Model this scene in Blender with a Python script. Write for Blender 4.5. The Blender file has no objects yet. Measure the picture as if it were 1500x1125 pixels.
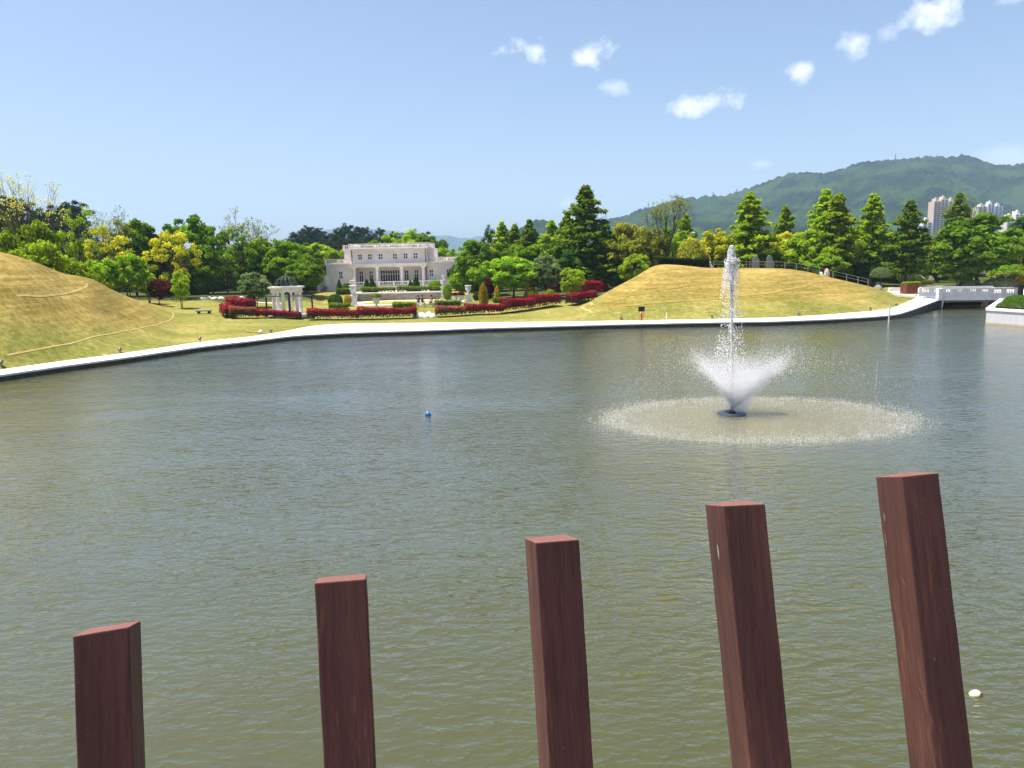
import bpy, math, random
import numpy as np
from mathutils import Matrix, Vector

# ------------------------------------------------------------------ camera, sky, sun, exposure
sc = bpy.context.scene
COL = sc.collection
F = 1080.0; CAMH = 6.5; PITCH = 9.3; ROLL = -1.3
RM = Matrix.Rotation(math.radians(90 - PITCH), 3, 'X') @ Matrix.Rotation(math.radians(ROLL), 3, 'Z')
cd = bpy.data.cameras.new('camera'); cam = bpy.data.objects.new('camera', cd); COL.objects.link(cam)
cd.sensor_width = 36; cd.lens = 36 * F / 1500; cd.clip_start = 0.05; cd.clip_end = 20000
cam.matrix_world = Matrix.Translation((0, 0, CAMH)) @ RM.to_4x4()
sc.camera = cam
sc.view_settings.view_transform = 'Standard'; sc.view_settings.look = 'None'
try: sc.cycles.volume_bounces = 2
except Exception: pass
sc.view_settings.exposure = 1.05; sc.view_settings.gamma = 1

SUN_EL = math.radians(71); SUN_AZ = math.atan2(-0.90, 0.12)       # to the left and beyond the lake
SUND = Vector((math.sin(SUN_AZ) * math.cos(SUN_EL), math.cos(SUN_AZ) * math.cos(SUN_EL), math.sin(SUN_EL)))
sl = bpy.data.lights.new('sun', 'SUN'); sl.energy = 4.6; sl.angle = math.radians(0.55); sl.color = (1.0, 0.95, 0.87)
so = bpy.data.objects.new('sun', sl); COL.objects.link(so); so.rotation_euler = SUND.to_track_quat('Z', 'Y').to_euler()

def ray(px, py):
    return RM @ Vector(((px - 750) / F, -(py - 562.5) / F, -1))
def pz(px, py, z=0.0):
    d = ray(px, py); t = (z - CAMH) / d.z
    return Vector((d.x * t, d.y * t, z))
def pd(px, py, Y):
    d = ray(px, py); t = Y / d.y
    return Vector((d.x * t, Y, CAMH + d.z * t))
def ax(px, py=400.0):
    d = ray(px, py); return d.x / d.y

w = bpy.data.worlds.new('World'); sc.world = w; w.use_nodes = True
nt = w.node_tree; N = nt.nodes; L = nt.links
bg = N['Background']; bg.inputs['Strength'].default_value = 0.082
sky = N.new('ShaderNodeTexSky'); sky.sky_type = 'NISHITA'; sky.sun_disc = False
sky.sun_elevation = SUN_EL; sky.sun_rotation = SUN_AZ
sky.air_density = 1.0; sky.dust_density = 2.0; sky.ozone_density = 1.6; sky.altitude = 50
tc = N.new('ShaderNodeTexCoord')
nz = N.new('ShaderNodeTexNoise'); nz.inputs['Scale'].default_value = 24; nz.inputs['Detail'].default_value = 7; nz.inputs['Roughness'].default_value = 0.62
L.new(tc.outputs['Generated'], nz.inputs['Vector'])
def wm(op, a, b=None, c=None):
    n = N.new('ShaderNodeMath'); n.operation = op
    for i, v in enumerate((a, b, c)):
        if v is None: continue
        if isinstance(v, (int, float)): n.inputs[i].default_value = v
        else: L.new(v, n.inputs[i])
    return n.outputs[0]
ncen = wm('MULTIPLY', wm('SUBTRACT', nz.outputs['Fac'], 0.5), 3.9)
clouds = [(776, 73, 42, 20, 1.0, .22), (863, 84, 38, 22, .9, .0), (895, 128, 30, 13, .5), (1032, 153, 50, 18, 1.0, .08), (1172, 105, 24, 19, .75),
          (1250, 66, 24, 20, .8, -.1), (1300, 50, 14, 15, .35), (1368, 14, 48, 30, 1.0, -.15), (1480, 0, 26, 9, .45), (1115, 241, 16, 7, .3),
          (1492, 232, 44, 17, .3, .4), (830, 298, 15, 12, .4, .3)]
tot = None
for (px, py, a, b, s, *bias) in clouds:
    c = ray(px, py).normalized(); r = Vector((c.y, -c.x, 0)).normalized(); u = r.cross(c).normalized()
    sub = N.new('ShaderNodeVectorMath'); sub.operation = 'SUBTRACT'; sub.inputs[1].default_value = c; L.new(tc.outputs['Generated'], sub.inputs[0])
    sc_ = F / ray(px, py).length * 1.0
    du = N.new('ShaderNodeVectorMath'); du.operation = 'DOT_PRODUCT'; du.inputs[1].default_value = r * (sc_ * 1.13 / a); L.new(sub.outputs[0], du.inputs[0])
    dv = N.new('ShaderNodeVectorMath'); dv.operation = 'DOT_PRODUCT'; dv.inputs[1].default_value = u * (sc_ * 1.13 / b); L.new(sub.outputs[0], dv.inputs[0])
    q = wm('SQRT', wm('ADD', wm('MULTIPLY', du.outputs['Value'], du.outputs['Value']), wm('MULTIPLY', dv.outputs['Value'], dv.outputs['Value'])))
    d = wm('SUBTRACT', wm('ADD', 0.86 + (bias[0] if bias else 0), ncen), wm('MULTIPLY', q, 1.15))
    cl = N.new('ShaderNodeClamp'); L.new(wm('MULTIPLY', d, 0.95 * s), cl.inputs[0]); cl.inputs[2].default_value = min(1, s)
    # the far half of the sky must stay empty
    dd = N.new('ShaderNodeVectorMath'); dd.operation = 'DOT_PRODUCT'; dd.inputs[1].default_value = c; L.new(tc.outputs['Generated'], dd.inputs[0])
    m = wm('MULTIPLY', cl.outputs[0], wm('GREATER_THAN', dd.outputs['Value'], 0.5))
    tot = m if tot is None else wm('MAXIMUM', tot, m)
mx = N.new('ShaderNodeMix'); mx.data_type = 'RGBA'
L.new(wm('MULTIPLY', tot, 0.9), mx.inputs[0]); 
hs = N.new('ShaderNodeMix'); hs.data_type = 'RGBA'; hs.blend_type = 'MULTIPLY'; hs.inputs[0].default_value = 1.0
L.new(sky.outputs[0], hs.inputs[6]); hs.inputs[7].default_value = (1.0, 0.985, 1.02, 1)
L.new(hs.outputs[2], mx.inputs[6]); mx.inputs[7].default_value = (8.6, 8.7, 9.2, 1)
L.new(mx.outputs[2], bg.inputs['Color'])

# ------------------------------------------------------------------ noise
def _h(ix, iy, s):
    n = (ix.astype(np.int64) * 374761393 + iy.astype(np.int64) * 668265263 + s * 1442695041) & 0xffffffff
    n = ((n ^ (n >> 13)) * 1274126177) & 0xffffffff
    return ((n ^ (n >> 16)) & 0xffffff) / float(0xffffff)
def vnoise(x, y, s=0):
    x = np.asarray(x, float); y = np.asarray(y, float)
    ix = np.floor(x); iy = np.floor(y); fx = x - ix; fy = y - iy
    fx = fx * fx * (3 - 2 * fx); fy = fy * fy * (3 - 2 * fy)
    a = _h(ix, iy, s); b = _h(ix + 1, iy, s); c = _h(ix, iy + 1, s); d = _h(ix + 1, iy + 1, s)
    return (a + (b - a) * fx) * (1 - fy) + (c + (d - c) * fx) * fy
def fbm(x, y, o=4, s=0):
    t = 0; a = .5
    for i in range(o): t = t + a * (vnoise(x * 2 ** i, y * 2 ** i, s + i) - .5); a *= .5
    return t
def cell(x, y, s=0):
    x = np.asarray(x, float); y = np.asarray(y, float); ix = np.floor(x); iy = np.floor(y); best = np.full(x.shape, 9.0)
    for dx in (-1, 0, 1):
        for dy in (-1, 0, 1):
            cx = ix + dx + _h(ix + dx, iy + dy, s); cy = iy + dy + _h(ix + dx, iy + dy, s + 77)
            best = np.minimum(best, np.hypot(x - cx, y - cy))
    return best
def sstep(a, b, x):
    t = np.clip((np.asarray(x, float) - a) / (b - a), 0, 1); return t * t * (3 - 2 * t)

# ------------------------------------------------------------------ materials
def mat(name, col, rough=0.8, noise=None, col2=None, bump=0.0, bscale=20, spec=0.3, metallic=0, detail=5, aniso=None, thr=(.35, .65)):
    m = bpy.data.materials.new(name); m.use_nodes = True; n = m.node_tree.nodes; l = m.node_tree.links
    p = n['Principled BSDF']; p.inputs['Roughness'].default_value = rough; p.inputs['Metallic'].default_value = metallic
    p.inputs['Specular IOR Level'].default_value = spec
    p.inputs['Base Color'].default_value = (*col, 1)
    t = n.new('ShaderNodeTexCoord'); mp = n.new('ShaderNodeMapping'); l.new(t.outputs['Object'], mp.inputs[0])
    if aniso: mp.inputs['Scale'].default_value = aniso
    if noise:
        q = n.new('ShaderNodeTexNoise'); q.inputs['Scale'].default_value = noise; q.inputs['Detail'].default_value = detail; l.new(mp.outputs[0], q.inputs['Vector'])
        r = n.new('ShaderNodeValToRGB'); r.color_ramp.elements[0].position = thr[0]; r.color_ramp.elements[1].position = thr[1]
        r.color_ramp.elements[0].color = (*col, 1); r.color_ramp.elements[1].color = (*(col2 or [c * .7 for c in col]), 1)
        l.new(q.outputs['Fac'], r.inputs[0]); l.new(r.outputs[0], p.inputs['Base Color'])
    if bump:
        q = n.new('ShaderNodeTexNoise'); q.inputs['Scale'].default_value = bscale; q.inputs['Detail'].default_value = 5; l.new(mp.outputs[0], q.inputs['Vector'])
        b = n.new('ShaderNodeBump'); b.inputs['Strength'].default_value = bump; b.inputs['Distance'].default_value = .02
        l.new(q.outputs['Fac'], b.inputs['Height']); l.new(b.outputs[0], p.inputs['Normal'])
    return m
def leaf(name, col, col2=None, trans=0.3, var=.25):
    """leaf material: diffuse + some light through the leaf, colour varies from leaf to leaf and tree to tree"""
    m = bpy.data.materials.new(name); m.use_nodes = True; n = m.node_tree.nodes; l = m.node_tree.links
    n.clear(); o = n.new('ShaderNodeOutputMaterial'); ms = n.new('ShaderNodeMixShader'); ms.inputs[0].default_value = min(.5, trans * 1.5)
    d = n.new('ShaderNodeBsdfDiffuse'); tr = n.new('ShaderNodeBsdfTranslucent')
    at = n.new('ShaderNodeAttribute'); at.attribute_name = 'tone'
    oi = n.new('ShaderNodeObjectInfo')
    mx = n.new('ShaderNodeMix'); mx.data_type = 'RGBA'; mx.inputs[6].default_value = (*col, 1); mx.inputs[7].default_value = (*(col2 or (col[0] * 1.6, col[1] * 1.35, col[2] * 1.1)), 1)
    l.new(at.outputs['Fac'], mx.inputs[0])
    hv = n.new('ShaderNodeHueSaturation'); hv.inputs['Saturation'].default_value = 1.0
    mr = n.new('ShaderNodeMapRange'); mr.inputs['To Min'].default_value = 1 - var; mr.inputs['To Max'].default_value = 1 + var
    l.new(oi.outputs['Random'], mr.inputs[0]); l.new(mr.outputs[0], hv.inputs['Value']); l.new(mx.outputs[2], hv.inputs['Color'])
    l.new(hv.outputs[0], d.inputs[0]); tq = n.new('ShaderNodeMix'); tq.data_type = 'RGBA'; tq.blend_type = 'MULTIPLY'; tq.inputs[0].default_value = 1; l.new(hv.outputs[0], tq.inputs[6]); tq.inputs[7].default_value = (1.5, 1.35, .5, 1); l.new(tq.outputs[2], tr.inputs[0])
    l.new(d.outputs[0], ms.inputs[1]); l.new(tr.outputs[0], ms.inputs[2]); l.new(ms.outputs[0], o.inputs[0])
    return m

# ------------------------------------------------------------------ object helpers
def tag(o, label=None, cat=None, group=None, kind=None):
    if label: o['label'] = label
    if cat: o['category'] = cat
    if group: o['group'] = group
    if kind: o['kind'] = kind
    return o
def empty(name, loc, label, cat, group=None, rz=0):
    o = bpy.data.objects.new(name, None); COL.objects.link(o); o.location = loc; o.rotation_euler = (0, 0, rz); o.empty_display_size = .2
    return tag(o, label, cat, group)
def rootloc(o):
    while o.parent: o = o.parent
    return o.location
def link(name, me, m, parent=None, loc=None):
    o = bpy.data.objects.new(name, me); COL.objects.link(o)
    if m is not None:
        if isinstance(m, (list, tuple)):
            for q in m: me.materials.append(q)
        else: me.materials.append(m)
    if parent: o.parent = parent
    if loc is not None: o.location = loc
    return o
def nmesh(name, V, Fq, tone=None, smooth=False):
    """numpy mesh, faces an (n,k) array"""
    me = bpy.data.meshes.new(name); V = np.asarray(V, np.float32); Fq = np.asarray(Fq, np.int32); k = Fq.shape[1]; nf = len(Fq)
    me.vertices.add(len(V)); me.vertices.foreach_set('co', V.ravel()); me.loops.add(nf * k); me.loops.foreach_set('vertex_index', Fq.ravel())
    me.polygons.add(nf); me.polygons.foreach_set('loop_start', np.arange(0, nf * k, k, dtype=np.int32)); me.polygons.foreach_set('loop_total', np.full(nf, k, np.int32))
    if smooth: me.polygons.foreach_set('use_smooth', np.ones(nf, bool))
    if tone is not None:
        a = me.attributes.new('tone', 'FLOAT', 'POINT'); a.data.foreach_set('value', np.asarray(tone, np.float32))
    me.update(); me.validate(); return me
class MB:
    def __init__(s): s.v = []; s.f = []
    def add(s, v, f):
        n = len(s.v); s.v += [tuple(p) for p in v]; s.f += [tuple(i + n for i in q) for q in f]; return s
    def box(s, x0, x1, y0, y1, z0, z1):
        return s.add([(x0, y0, z0), (x1, y0, z0), (x1, y1, z0), (x0, y1, z0), (x0, y0, z1), (x1, y0, z1), (x1, y1, z1), (x0, y1, z1)],
                     [(0, 3, 2, 1), (4, 5, 6, 7), (0, 1, 5, 4), (1, 2, 6, 5), (2, 3, 7, 6), (3, 0, 4, 7)])
    def tube(s, p, q, r0, r1, n=6, cap=True):
        p = Vector(p); q = Vector(q); d = (q - p)
        if d.length < 1e-6: return s
        a = d.orthogonal().normalized(); b = d.normalized().cross(a); k = len(s.v)
        for c, r in ((p, r0), (q, r1)):
            for i in range(n):
                t = 2 * math.pi * i / n; s.v.append(tuple(c + (a * math.cos(t) + b * math.sin(t)) * r))
        for i in range(n):
            j = (i + 1) % n; s.f.append((k + i, k + j, k + n + j, k + n + i))
        if cap: s.f.append(tuple(k + i for i in reversed(range(n)))); s.f.append(tuple(k + n + i for i in range(n)))
        return s
    def lathe(s, x, y, prof, n=12):
        k = len(s.v)
        for (r, z) in prof:
            for i in range(n):
                t = 2 * math.pi * i / n; s.v.append((x + r * math.cos(t), y + r * math.sin(t), z))
        m = len(prof)
        for j in range(m - 1):
            for i in range(n):
                i2 = (i + 1) % n; s.f.append((k + j * n + i, k + j * n + i2, k + (j + 1) * n + i2, k + (j + 1) * n + i))
        s.f.append(tuple(k + i for i in reversed(range(n)))); s.f.append(tuple(k + (m - 1) * n + i for i in range(n)))
        return s
    def quadbox(s, a, b, h, th):
        """a beam of height h and thickness th along a->b (bottom line)"""
        a = Vector(a); b = Vector(b); d = (b - a); n = Vector((-d.y, d.x, 0)).normalized() * th / 2; u = Vector((0, 0, h))
        return s.add([a - n, b - n, b + n, a + n, a - n + u, b - n + u, b + n + u, a + n + u],
                     [(0, 3, 2, 1), (4, 5, 6, 7), (0, 1, 5, 4), (1, 2, 6, 5), (2, 3, 7, 6), (3, 0, 4, 7)])
    def build(s, name, m, parent=None, loc=None, smooth=False, local=False):
        o = Vector((0, 0, 0))
        if parent is not None and not local: o = rootloc(parent)
        elif loc is not None: o = Vector(loc)
        me = bpy.data.meshes.new(name); me.from_pydata([(v[0] - o.x, v[1] - o.y, v[2] - o.z) for v in s.v], [], s.f)
        if smooth: me.polygons.foreach_set('use_smooth', np.ones(len(me.polygons), bool))
        me.update()
        return link(name, me, m, parent, loc if parent is None else None)
rng = np.random.default_rng(7); random.seed(7)
# ------------------------------------------------------------------ the shape of the land
# outer edge of the stone path round the lake: (px, py, z)
OUT = [(-420, 645, .4), (-60, 558, .4), (0, 549, .4), (100, 534.5, .4), (177, 524.5, .4), (294, 507.5, .4), (372, 498.7, .4), (430, 491.5, .4), (500, 487.5, .4),
       (560, 485.5, .4), (600, 484.5, .4), (700, 480.5, .4), (800, 477.8, .4), (900, 475.0, .4), (1020, 472.4, .4), (1140, 470.4, .4), (1220, 467.2, .4), (1280, 463.6, .4),
       (1302, 461.7, .4), (1317, 459.8, .43), (1333, 454.7, .62), (1352, 447.8, .82), (1384, 435.6, 1.2)]
INN = [(-420, 638, .4), (-60, 551, .4), (0, 542, .4), (100, 528, .4), (177, 518.5, .4), (294, 501, .4), (372, 492.5, .4), (413, 486.4, .4), (440, 480.6, .4), (458, 477.2, .4), (500, 474.6, .4),
       (560, 473.8, .4), (600, 473.4, .4), (700, 472.6, .4), (800, 471.8, .4), (900, 470.2, .4), (1020, 468.2, .4), (1140, 465.4, .4), (1220, 460.6, .4), (1280, 455.6, .4),
       (1302, 453.0, .42), (1317, 448.2, .55), (1330, 441.8, .85), (1347, 434.7, 1.18), (1356, 431.8, 1.25)]
def wpts(P): return [pz(a, b, c) for a, b, c in P]
WO, WI = wpts(OUT), wpts(INN)
oa = np.array([p.x / p.y for p in WO]); oy = np.array([p.y for p in WO]); oz = np.array([p.z for p in WO])
ia = np.array([p.x / p.y for p in WI]); iy_ = np.array([p.y for p in WI]); iz = np.array([p.z for p in WI])
A_END = ax(1362, 440)
def yin(a): 
    v = np.interp(a, ia, iy_); return np.where(a > ia[-1], 99.5, v)
def zin(a):
    v = np.interp(a, ia, iz); return np.where(a > ia[-1], 1.25, v)
def rd(P):
    P = [pd(*p) for p in P]; A = np.array([p.x / p.y for p in P]); g = np.linspace(A[0], A[-1], 900); k = max(3, int(.017 / (g[1] - g[0]))); ker = np.hanning(2 * k + 1); ker /= ker.sum()
    def sm(v): q = np.interp(g, A, v); return np.convolve(np.pad(q, k, mode='edge'), ker, 'valid')
    return (g, sm([p.y for p in P]), sm([p.z for p in P]))
RIDGE_L = rd([(-420, 285, 60), (-200, 330, 61), (-100, 350, 62), (0, 369, 63), (30, 376.5, 64), (60, 387, 66), (82, 397, 68), (100, 402.5, 70), (125, 405, 73), (145, 413, 76), (165, 425, 80), (190, 436, 84), (212, 442.5, 88), (235, 448, 91), (258, 452, 93), (285, 453, 96)])
RIDGE_R = rd([(835, 459, 82), (850, 451, 84), (868, 440, 87), (885, 430, 89), (905, 419, 91), (930, 406, 93), (945, 396, 94), (958, 388.5, 95), (975, 387, 96), (1000, 388.5, 97), (1035, 392.5, 98), (1100, 392.5, 99),
              (1150, 393.5, 99), (1180, 397.5, 99), (1208, 404.5, 99), (1230, 409.5, 98), (1262, 417, 97), (1290, 424, 96), (1320, 431, 95), (1350, 437, 92)])
A0, A1 = ax(466, 440), ax(700, 440)
def H(x, y):
    x = np.asarray(x, float); y = np.asarray(y, float); a = x / np.maximum(y, 1)
    pxa = 750 + a * 1080
    yi = yin(a); zi = zin(a)
    zf = np.interp(pxa, [-400, 0, 250, 460, 700, 900, 1300, 1700], [3.2, 3.2, 2.7, 2.5, 2.2, 2.4, 1.7, 1.7])
    z = zi + (zf - zi) * sstep(0, 1, (y - yi) / np.maximum(118 - yi, 5))
    # garden in front of the mansion: a low level, then the terrace
    m = sstep(A0 - .02, A0 + .01, a) * (1 - sstep(A1 - .01, A1 + .03, a))
    g = zi + (1.3 - zi) * sstep(0, 1, (y - yi) / 20)
    inner = ((pxa > 521) & (pxa < 648))
    up = np.where(inner, sstep(112.0, 112.5, y), sstep(107, 117, y))
    g = g + (2.5 - 1.3) * up
    z = z * (1 - m) + g * m
    # lower parkland beyond, gentle rise
    z = z + .012 * np.maximum(y - 140, 0) * (y < 1e9)
    z = np.minimum(z, 9 + 0 * y)
    # wooded hills behind: far left and behind the mansion
    z = z + 15 * np.exp(-((x + 150) / 45) ** 2 - ((y - 225) / 45) ** 2) + 9 * np.exp(-((x + 75) / 60) ** 2 - ((y - 330) / 50) ** 2)
    z = z + .15 * fbm(x * .07, y * .07, 3, 5)
    # the two grass mounds
    for (ra, ry, rz), sh in ((RIDGE_L, 1.0), (RIDGE_R, 1.0)):
        inside = (a > ra[0]) & (a < ra[-1])
        Y = np.interp(a, ra, ry); Z = np.interp(a, ra, rz)
        inside = inside & True; edge = sstep(ra[-1], ra[-1] - .07, a) * sstep(ra[0], ra[0] + .035, a); Z = z + (Z - z) * np.where(Z > z, edge, 1)
        t = np.clip((y - yi) / np.maximum(Y - yi, 1), 0, 1)
        f = np.sin(t * math.pi / 2) ** 1.12
        b = np.clip((y - Y) / 16, 0, 1); back = 1 - sstep(0, 1, b)
        zz = zi + (Z - zi) * np.where(y < Y, f, 1)
        zz = np.where(y < Y, zz, z + (Z - z) * back)
        zz = zz + .10 * fbm(x * .16, y * .16, 3, 9) * np.sin(np.clip(t, 0, 1) * math.pi) + .22 * np.sin(t * math.pi) * (sstep(.42, .5, t + .07 * np.sin(x * .11)) - .5) * .5
        z = np.where(inside & (zz > z), zz, z)
    return z
def Hs(x, y): return float(H(np.array([x]), np.array([y]))[0])
def gp(px, Y):                       # point of the ground at distance Y under picture column px
    a = ax(px, 420); x = a * Y; return Vector((x, Y, Hs(x, Y)))
def topz(px, py, Y): return pd(px, py, Y).z

# ---- ground sheet
cols = np.concatenate([np.linspace(-1.25, ax(-120, 500), 60)[:-1], np.linspace(ax(-120, 500), ax(1640, 430), 900), np.linspace(ax(1640, 430), 1.5, 40)[1:]])
rows = np.concatenate([[0, .0], np.linspace(0.004, .16, 6)[1:] , np.linspace(.3, 75, 190), np.geomspace(77, 8200, 60)])
rows = np.unique(rows)
Agr, Rgr = np.meshgrid(cols, rows, indexing='ij')
Yg = yin(Agr) - .25 + Rgr; Xg = Agr * Yg; Zg = H(Xg, np.maximum(Yg, yin(Agr)))
Zg[:, 0] -= .6
nc, nr = Agr.shape
idx = np.arange(nc * nr).reshape(nc, nr)
Fg = np.stack([idx[:-1, :-1], idx[1:, :-1], idx[1:, 1:], idx[:-1, 1:]], -1).reshape(-1, 4)
# attribute 'tone': 0 = green lawn, 1 = dry golden grass of the mounds ; 'bare': paving/bare earth amount
def moundness(x, y):
    a = x / y; r = np.zeros_like(x)
    for (ra, ry, rz) in (RIDGE_L, RIDGE_R):
        Y = np.interp(a, ra, ry); Z = np.interp(a, ra, rz); hgt = sstep(1.4, 3.6, Z); t = (y - yin(a)) / np.maximum(Y - yin(a), 1)
        r = np.maximum(r, ((a > ra[0]) & (a < ra[-1])) * sstep(ra[-1], ra[-1] - .05, a) * hgt * sstep(.12, .42, t + .12 * fbm(x * .1, y * .1, 3, 3)))
    return r
dry = moundness(Xg, np.maximum(Yg, 5))
me = nmesh('ground', np.stack([Xg, Yg, Zg], -1).reshape(-1, 3), Fg, tone=dry.ravel(), smooth=True)
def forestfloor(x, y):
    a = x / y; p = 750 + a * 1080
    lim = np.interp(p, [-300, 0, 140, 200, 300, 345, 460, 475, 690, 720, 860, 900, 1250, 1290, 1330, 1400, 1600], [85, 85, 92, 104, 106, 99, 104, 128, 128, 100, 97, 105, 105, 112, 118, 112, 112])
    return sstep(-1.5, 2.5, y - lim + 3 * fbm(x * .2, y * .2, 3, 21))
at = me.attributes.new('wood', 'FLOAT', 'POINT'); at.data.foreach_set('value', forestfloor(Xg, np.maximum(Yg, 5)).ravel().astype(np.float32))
gm = bpy.data.materials.new('grass'); gm.use_nodes = True; n = gm.node_tree.nodes; l = gm.node_tree.links; p = n['Principled BSDF']; p.inputs['Roughness'].default_value = .95; p.inputs['Specular IOR Level'].default_value = .08
t = n.new('ShaderNodeTexCoord')
def noise_(sc_, det=5, sx=1, sy=1, rough=.6):
    mp = n.new('ShaderNodeMapping'); mp.inputs['Scale'].default_value = (sx, sy, 1); l.new(t.outputs['Object'], mp.inputs[0])
    q = n.new('ShaderNodeTexNoise'); q.inputs['Scale'].default_value = sc_; q.inputs['Detail'].default_value = det; q.inputs['Roughness'].default_value = rough; l.new(mp.outputs[0], q.inputs['Vector']); return q.outputs['Fac']
def ramp_(f, c1, c2, a=.35, b=.65):
    r = n.new('ShaderNodeValToRGB'); r.color_ramp.elements[0].position = a; r.color_ramp.elements[1].position = b; r.color_ramp.elements[0].color = (*c1, 1); r.color_ramp.elements[1].color = (*c2, 1); l.new(f, r.inputs[0]); return r.outputs[0]
def mix_(f, a, b, bt='MIX'):
    m = n.new('ShaderNodeMix'); m.data_type = 'RGBA'; m.blend_type = bt
    for i, v in ((0, f), (6, a), (7, b)):
        if isinstance(v, (int, float)): m.inputs[i].default_value = v
        elif isinstance(v, tuple): m.inputs[i].default_value = (*v, 1)
        else: l.new(v, m.inputs[i])
    return m.outputs[2]
def mth2(a, b):
    q = n.new('ShaderNodeMath'); q.operation = 'MULTIPLY'; l.new(a, q.inputs[0]); q.inputs[1].default_value = b; return q.outputs[0]
green = ramp_(noise_(.11, 7, 1, 1.6), (.18, .185, .045), (.29, .255, .085), .4, .62)
gold = ramp_(noise_(.09, 8, 1, 2.4, .65), (.265, .195, .06), (.35, .26, .095), .38, .62)
at1 = n.new('ShaderNodeAttribute'); at1.attribute_name = 'tone'; at2 = n.new('ShaderNodeAttribute'); at2.attribute_name = 'wood'
base = mix_(at1.outputs['Fac'], green, gold)
base = mix_(ramp_(noise_(.35, 6, 1, 3, .7), (0, 0, 0), (.75, .75, .75), .60, .72), base, (.50, .37, .17))
base = mix_(ramp_(noise_(.9, 6, 1, 3, .75), (0, 0, 0), (.55, .55, .55), .52, .72), base, (.22, .20, .035))
mpz = n.new('ShaderNodeMapping'); mpz.inputs['Scale'].default_value = (.16, .10, 5.2); l.new(t.outputs['Object'], mpz.inputs[0]); nzz = n.new('ShaderNodeTexNoise'); nzz.inputs['Scale'].default_value = .75; nzz.inputs['Detail'].default_value = 6; nzz.inputs['Roughness'].default_value = .62; l.new(mpz.outputs[0], nzz.inputs['Vector'])
base = mix_(mth2(at1.outputs['Fac'], .75), base, ramp_(nzz.outputs['Fac'], (.74, .75, .58), (1.16, 1.13, 1.12), .42, .57), 'MULTIPLY')
base = mix_(.9, base, ramp_(noise_(1.7, 9, 1, 1.2, .88), (.60, .60, .44), (1.20, 1.18, 1.10), .43, .57), 'MULTIPLY')
base = mix_(.7, base, ramp_(noise_(.06, 4, 1, 2), (.80, .84, .68), (1.1, 1.08, 1.06), .38, .6), 'MULTIPLY')
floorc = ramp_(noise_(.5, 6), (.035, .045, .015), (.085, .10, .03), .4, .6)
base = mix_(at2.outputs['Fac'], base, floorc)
l.new(base, p.inputs['Base Color'])
b = n.new('ShaderNodeBump'); b.inputs['Strength'].default_value = .55; b.inputs['Distance'].default_value = .10; l.new(noise_(3.0, 9, 1, 1, .8), b.inputs['Height']); l.new(b.outputs[0], p.inputs['Normal'])
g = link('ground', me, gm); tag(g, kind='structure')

# ---- draped strips (foot paths worn or paved on the grass)
def strip(name, pts, width, m, dz=.03, step=.35):
    P = [Vector((p[0], p[1])) for p in pts]; S = []
    for a_, b_ in zip(P, P[1:]):
        k = max(1, int((b_ - a_).length / step)); S += [a_.lerp(b_, i / k) for i in range(k)]
    S.append(P[-1])
    for _ in range(6): S = [S[0]] + [(S[i - 1] + S[i] * 2 + S[i + 1]) / 4 for i in range(1, len(S) - 1)] + [S[-1]]
    V = []; Fc = []
    for i, q in enumerate(S):
        d = (S[min(i + 1, len(S) - 1)] - S[max(i - 1, 0)]).normalized(); nn = Vector((-d.y, d.x))
        for s in (-1, -.33, .33, 1):
            r = q + nn * s * width / 2; V.append((r.x, r.y, Hs(r.x, r.y) + dz))
    for i in range(len(S) - 1):
        for j in range(3): Fc.append((4 * i + j, 4 * i + j + 1, 4 * i + 5 + j, 4 * i + 4 + j))
    me = bpy.data.meshes.new(name); me.from_pydata(V, [], Fc); me.update(); o = link(name, me, m); return tag(o, kind='structure')
def onland(px, py):                 # march the view ray to the ground
    d = ray(px, py); t = 30.0 / d.y
    for i in range(900):
        x, y, z = d.x * t, d.y * t, CAMH + d.z * t
        if y > yin(x / y) and z <= Hs(x, y): return Vector((x, y, Hs(x, y)))
        t += .25 / d.y
    return Vector((x, y, z))
M_worn = mat('worn_earth', (.42, .33, .13), .95, .8, (.33, .25, .075), bump=.4, spec=.1)
M_pave = mat('pale_paving', (.62, .56, .48), .9, 2.5, (.50, .45, .38), bump=.2, spec=.2)
strip('path', [onland(a, b)[:2] for a, b in ((116, 414), (121, 413), (127, 414), (129, 418), (124, 424), (112, 428), (90, 432), (60, 436), (25, 437))], .17, M_worn)
strip('path', [onland(a, b)[:2] for a, b in ((245, 455), (254, 459), (254, 465), (246, 471), (225, 478), (195, 484), (160, 492), (110, 504), (60, 513), (10, 522))], .13, M_worn)
strip('path', [onland(a, b)[:2] for a, b in ((868, 447), (855, 447), (852, 450), (858, 455), (868, 459))], .25, M_worn)
M_trk = mat('mown_edge', (.23, .175, .04), .95, 1, (.31, .23, .06), spec=.1)
strip('path', [onland(a, b)[:2] for a, b in ((900, 451), (960, 445), (1010, 441), (1060, 437), (1090, 434), (1130, 430), (1175, 421), (1210, 412))], .45, M_trk)
strip('path', [onland(a, b)[:2] for a, b in ((895, 437), (940, 431), (985, 424), (1040, 414), (1075, 409))], .3, M_trk)

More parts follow.
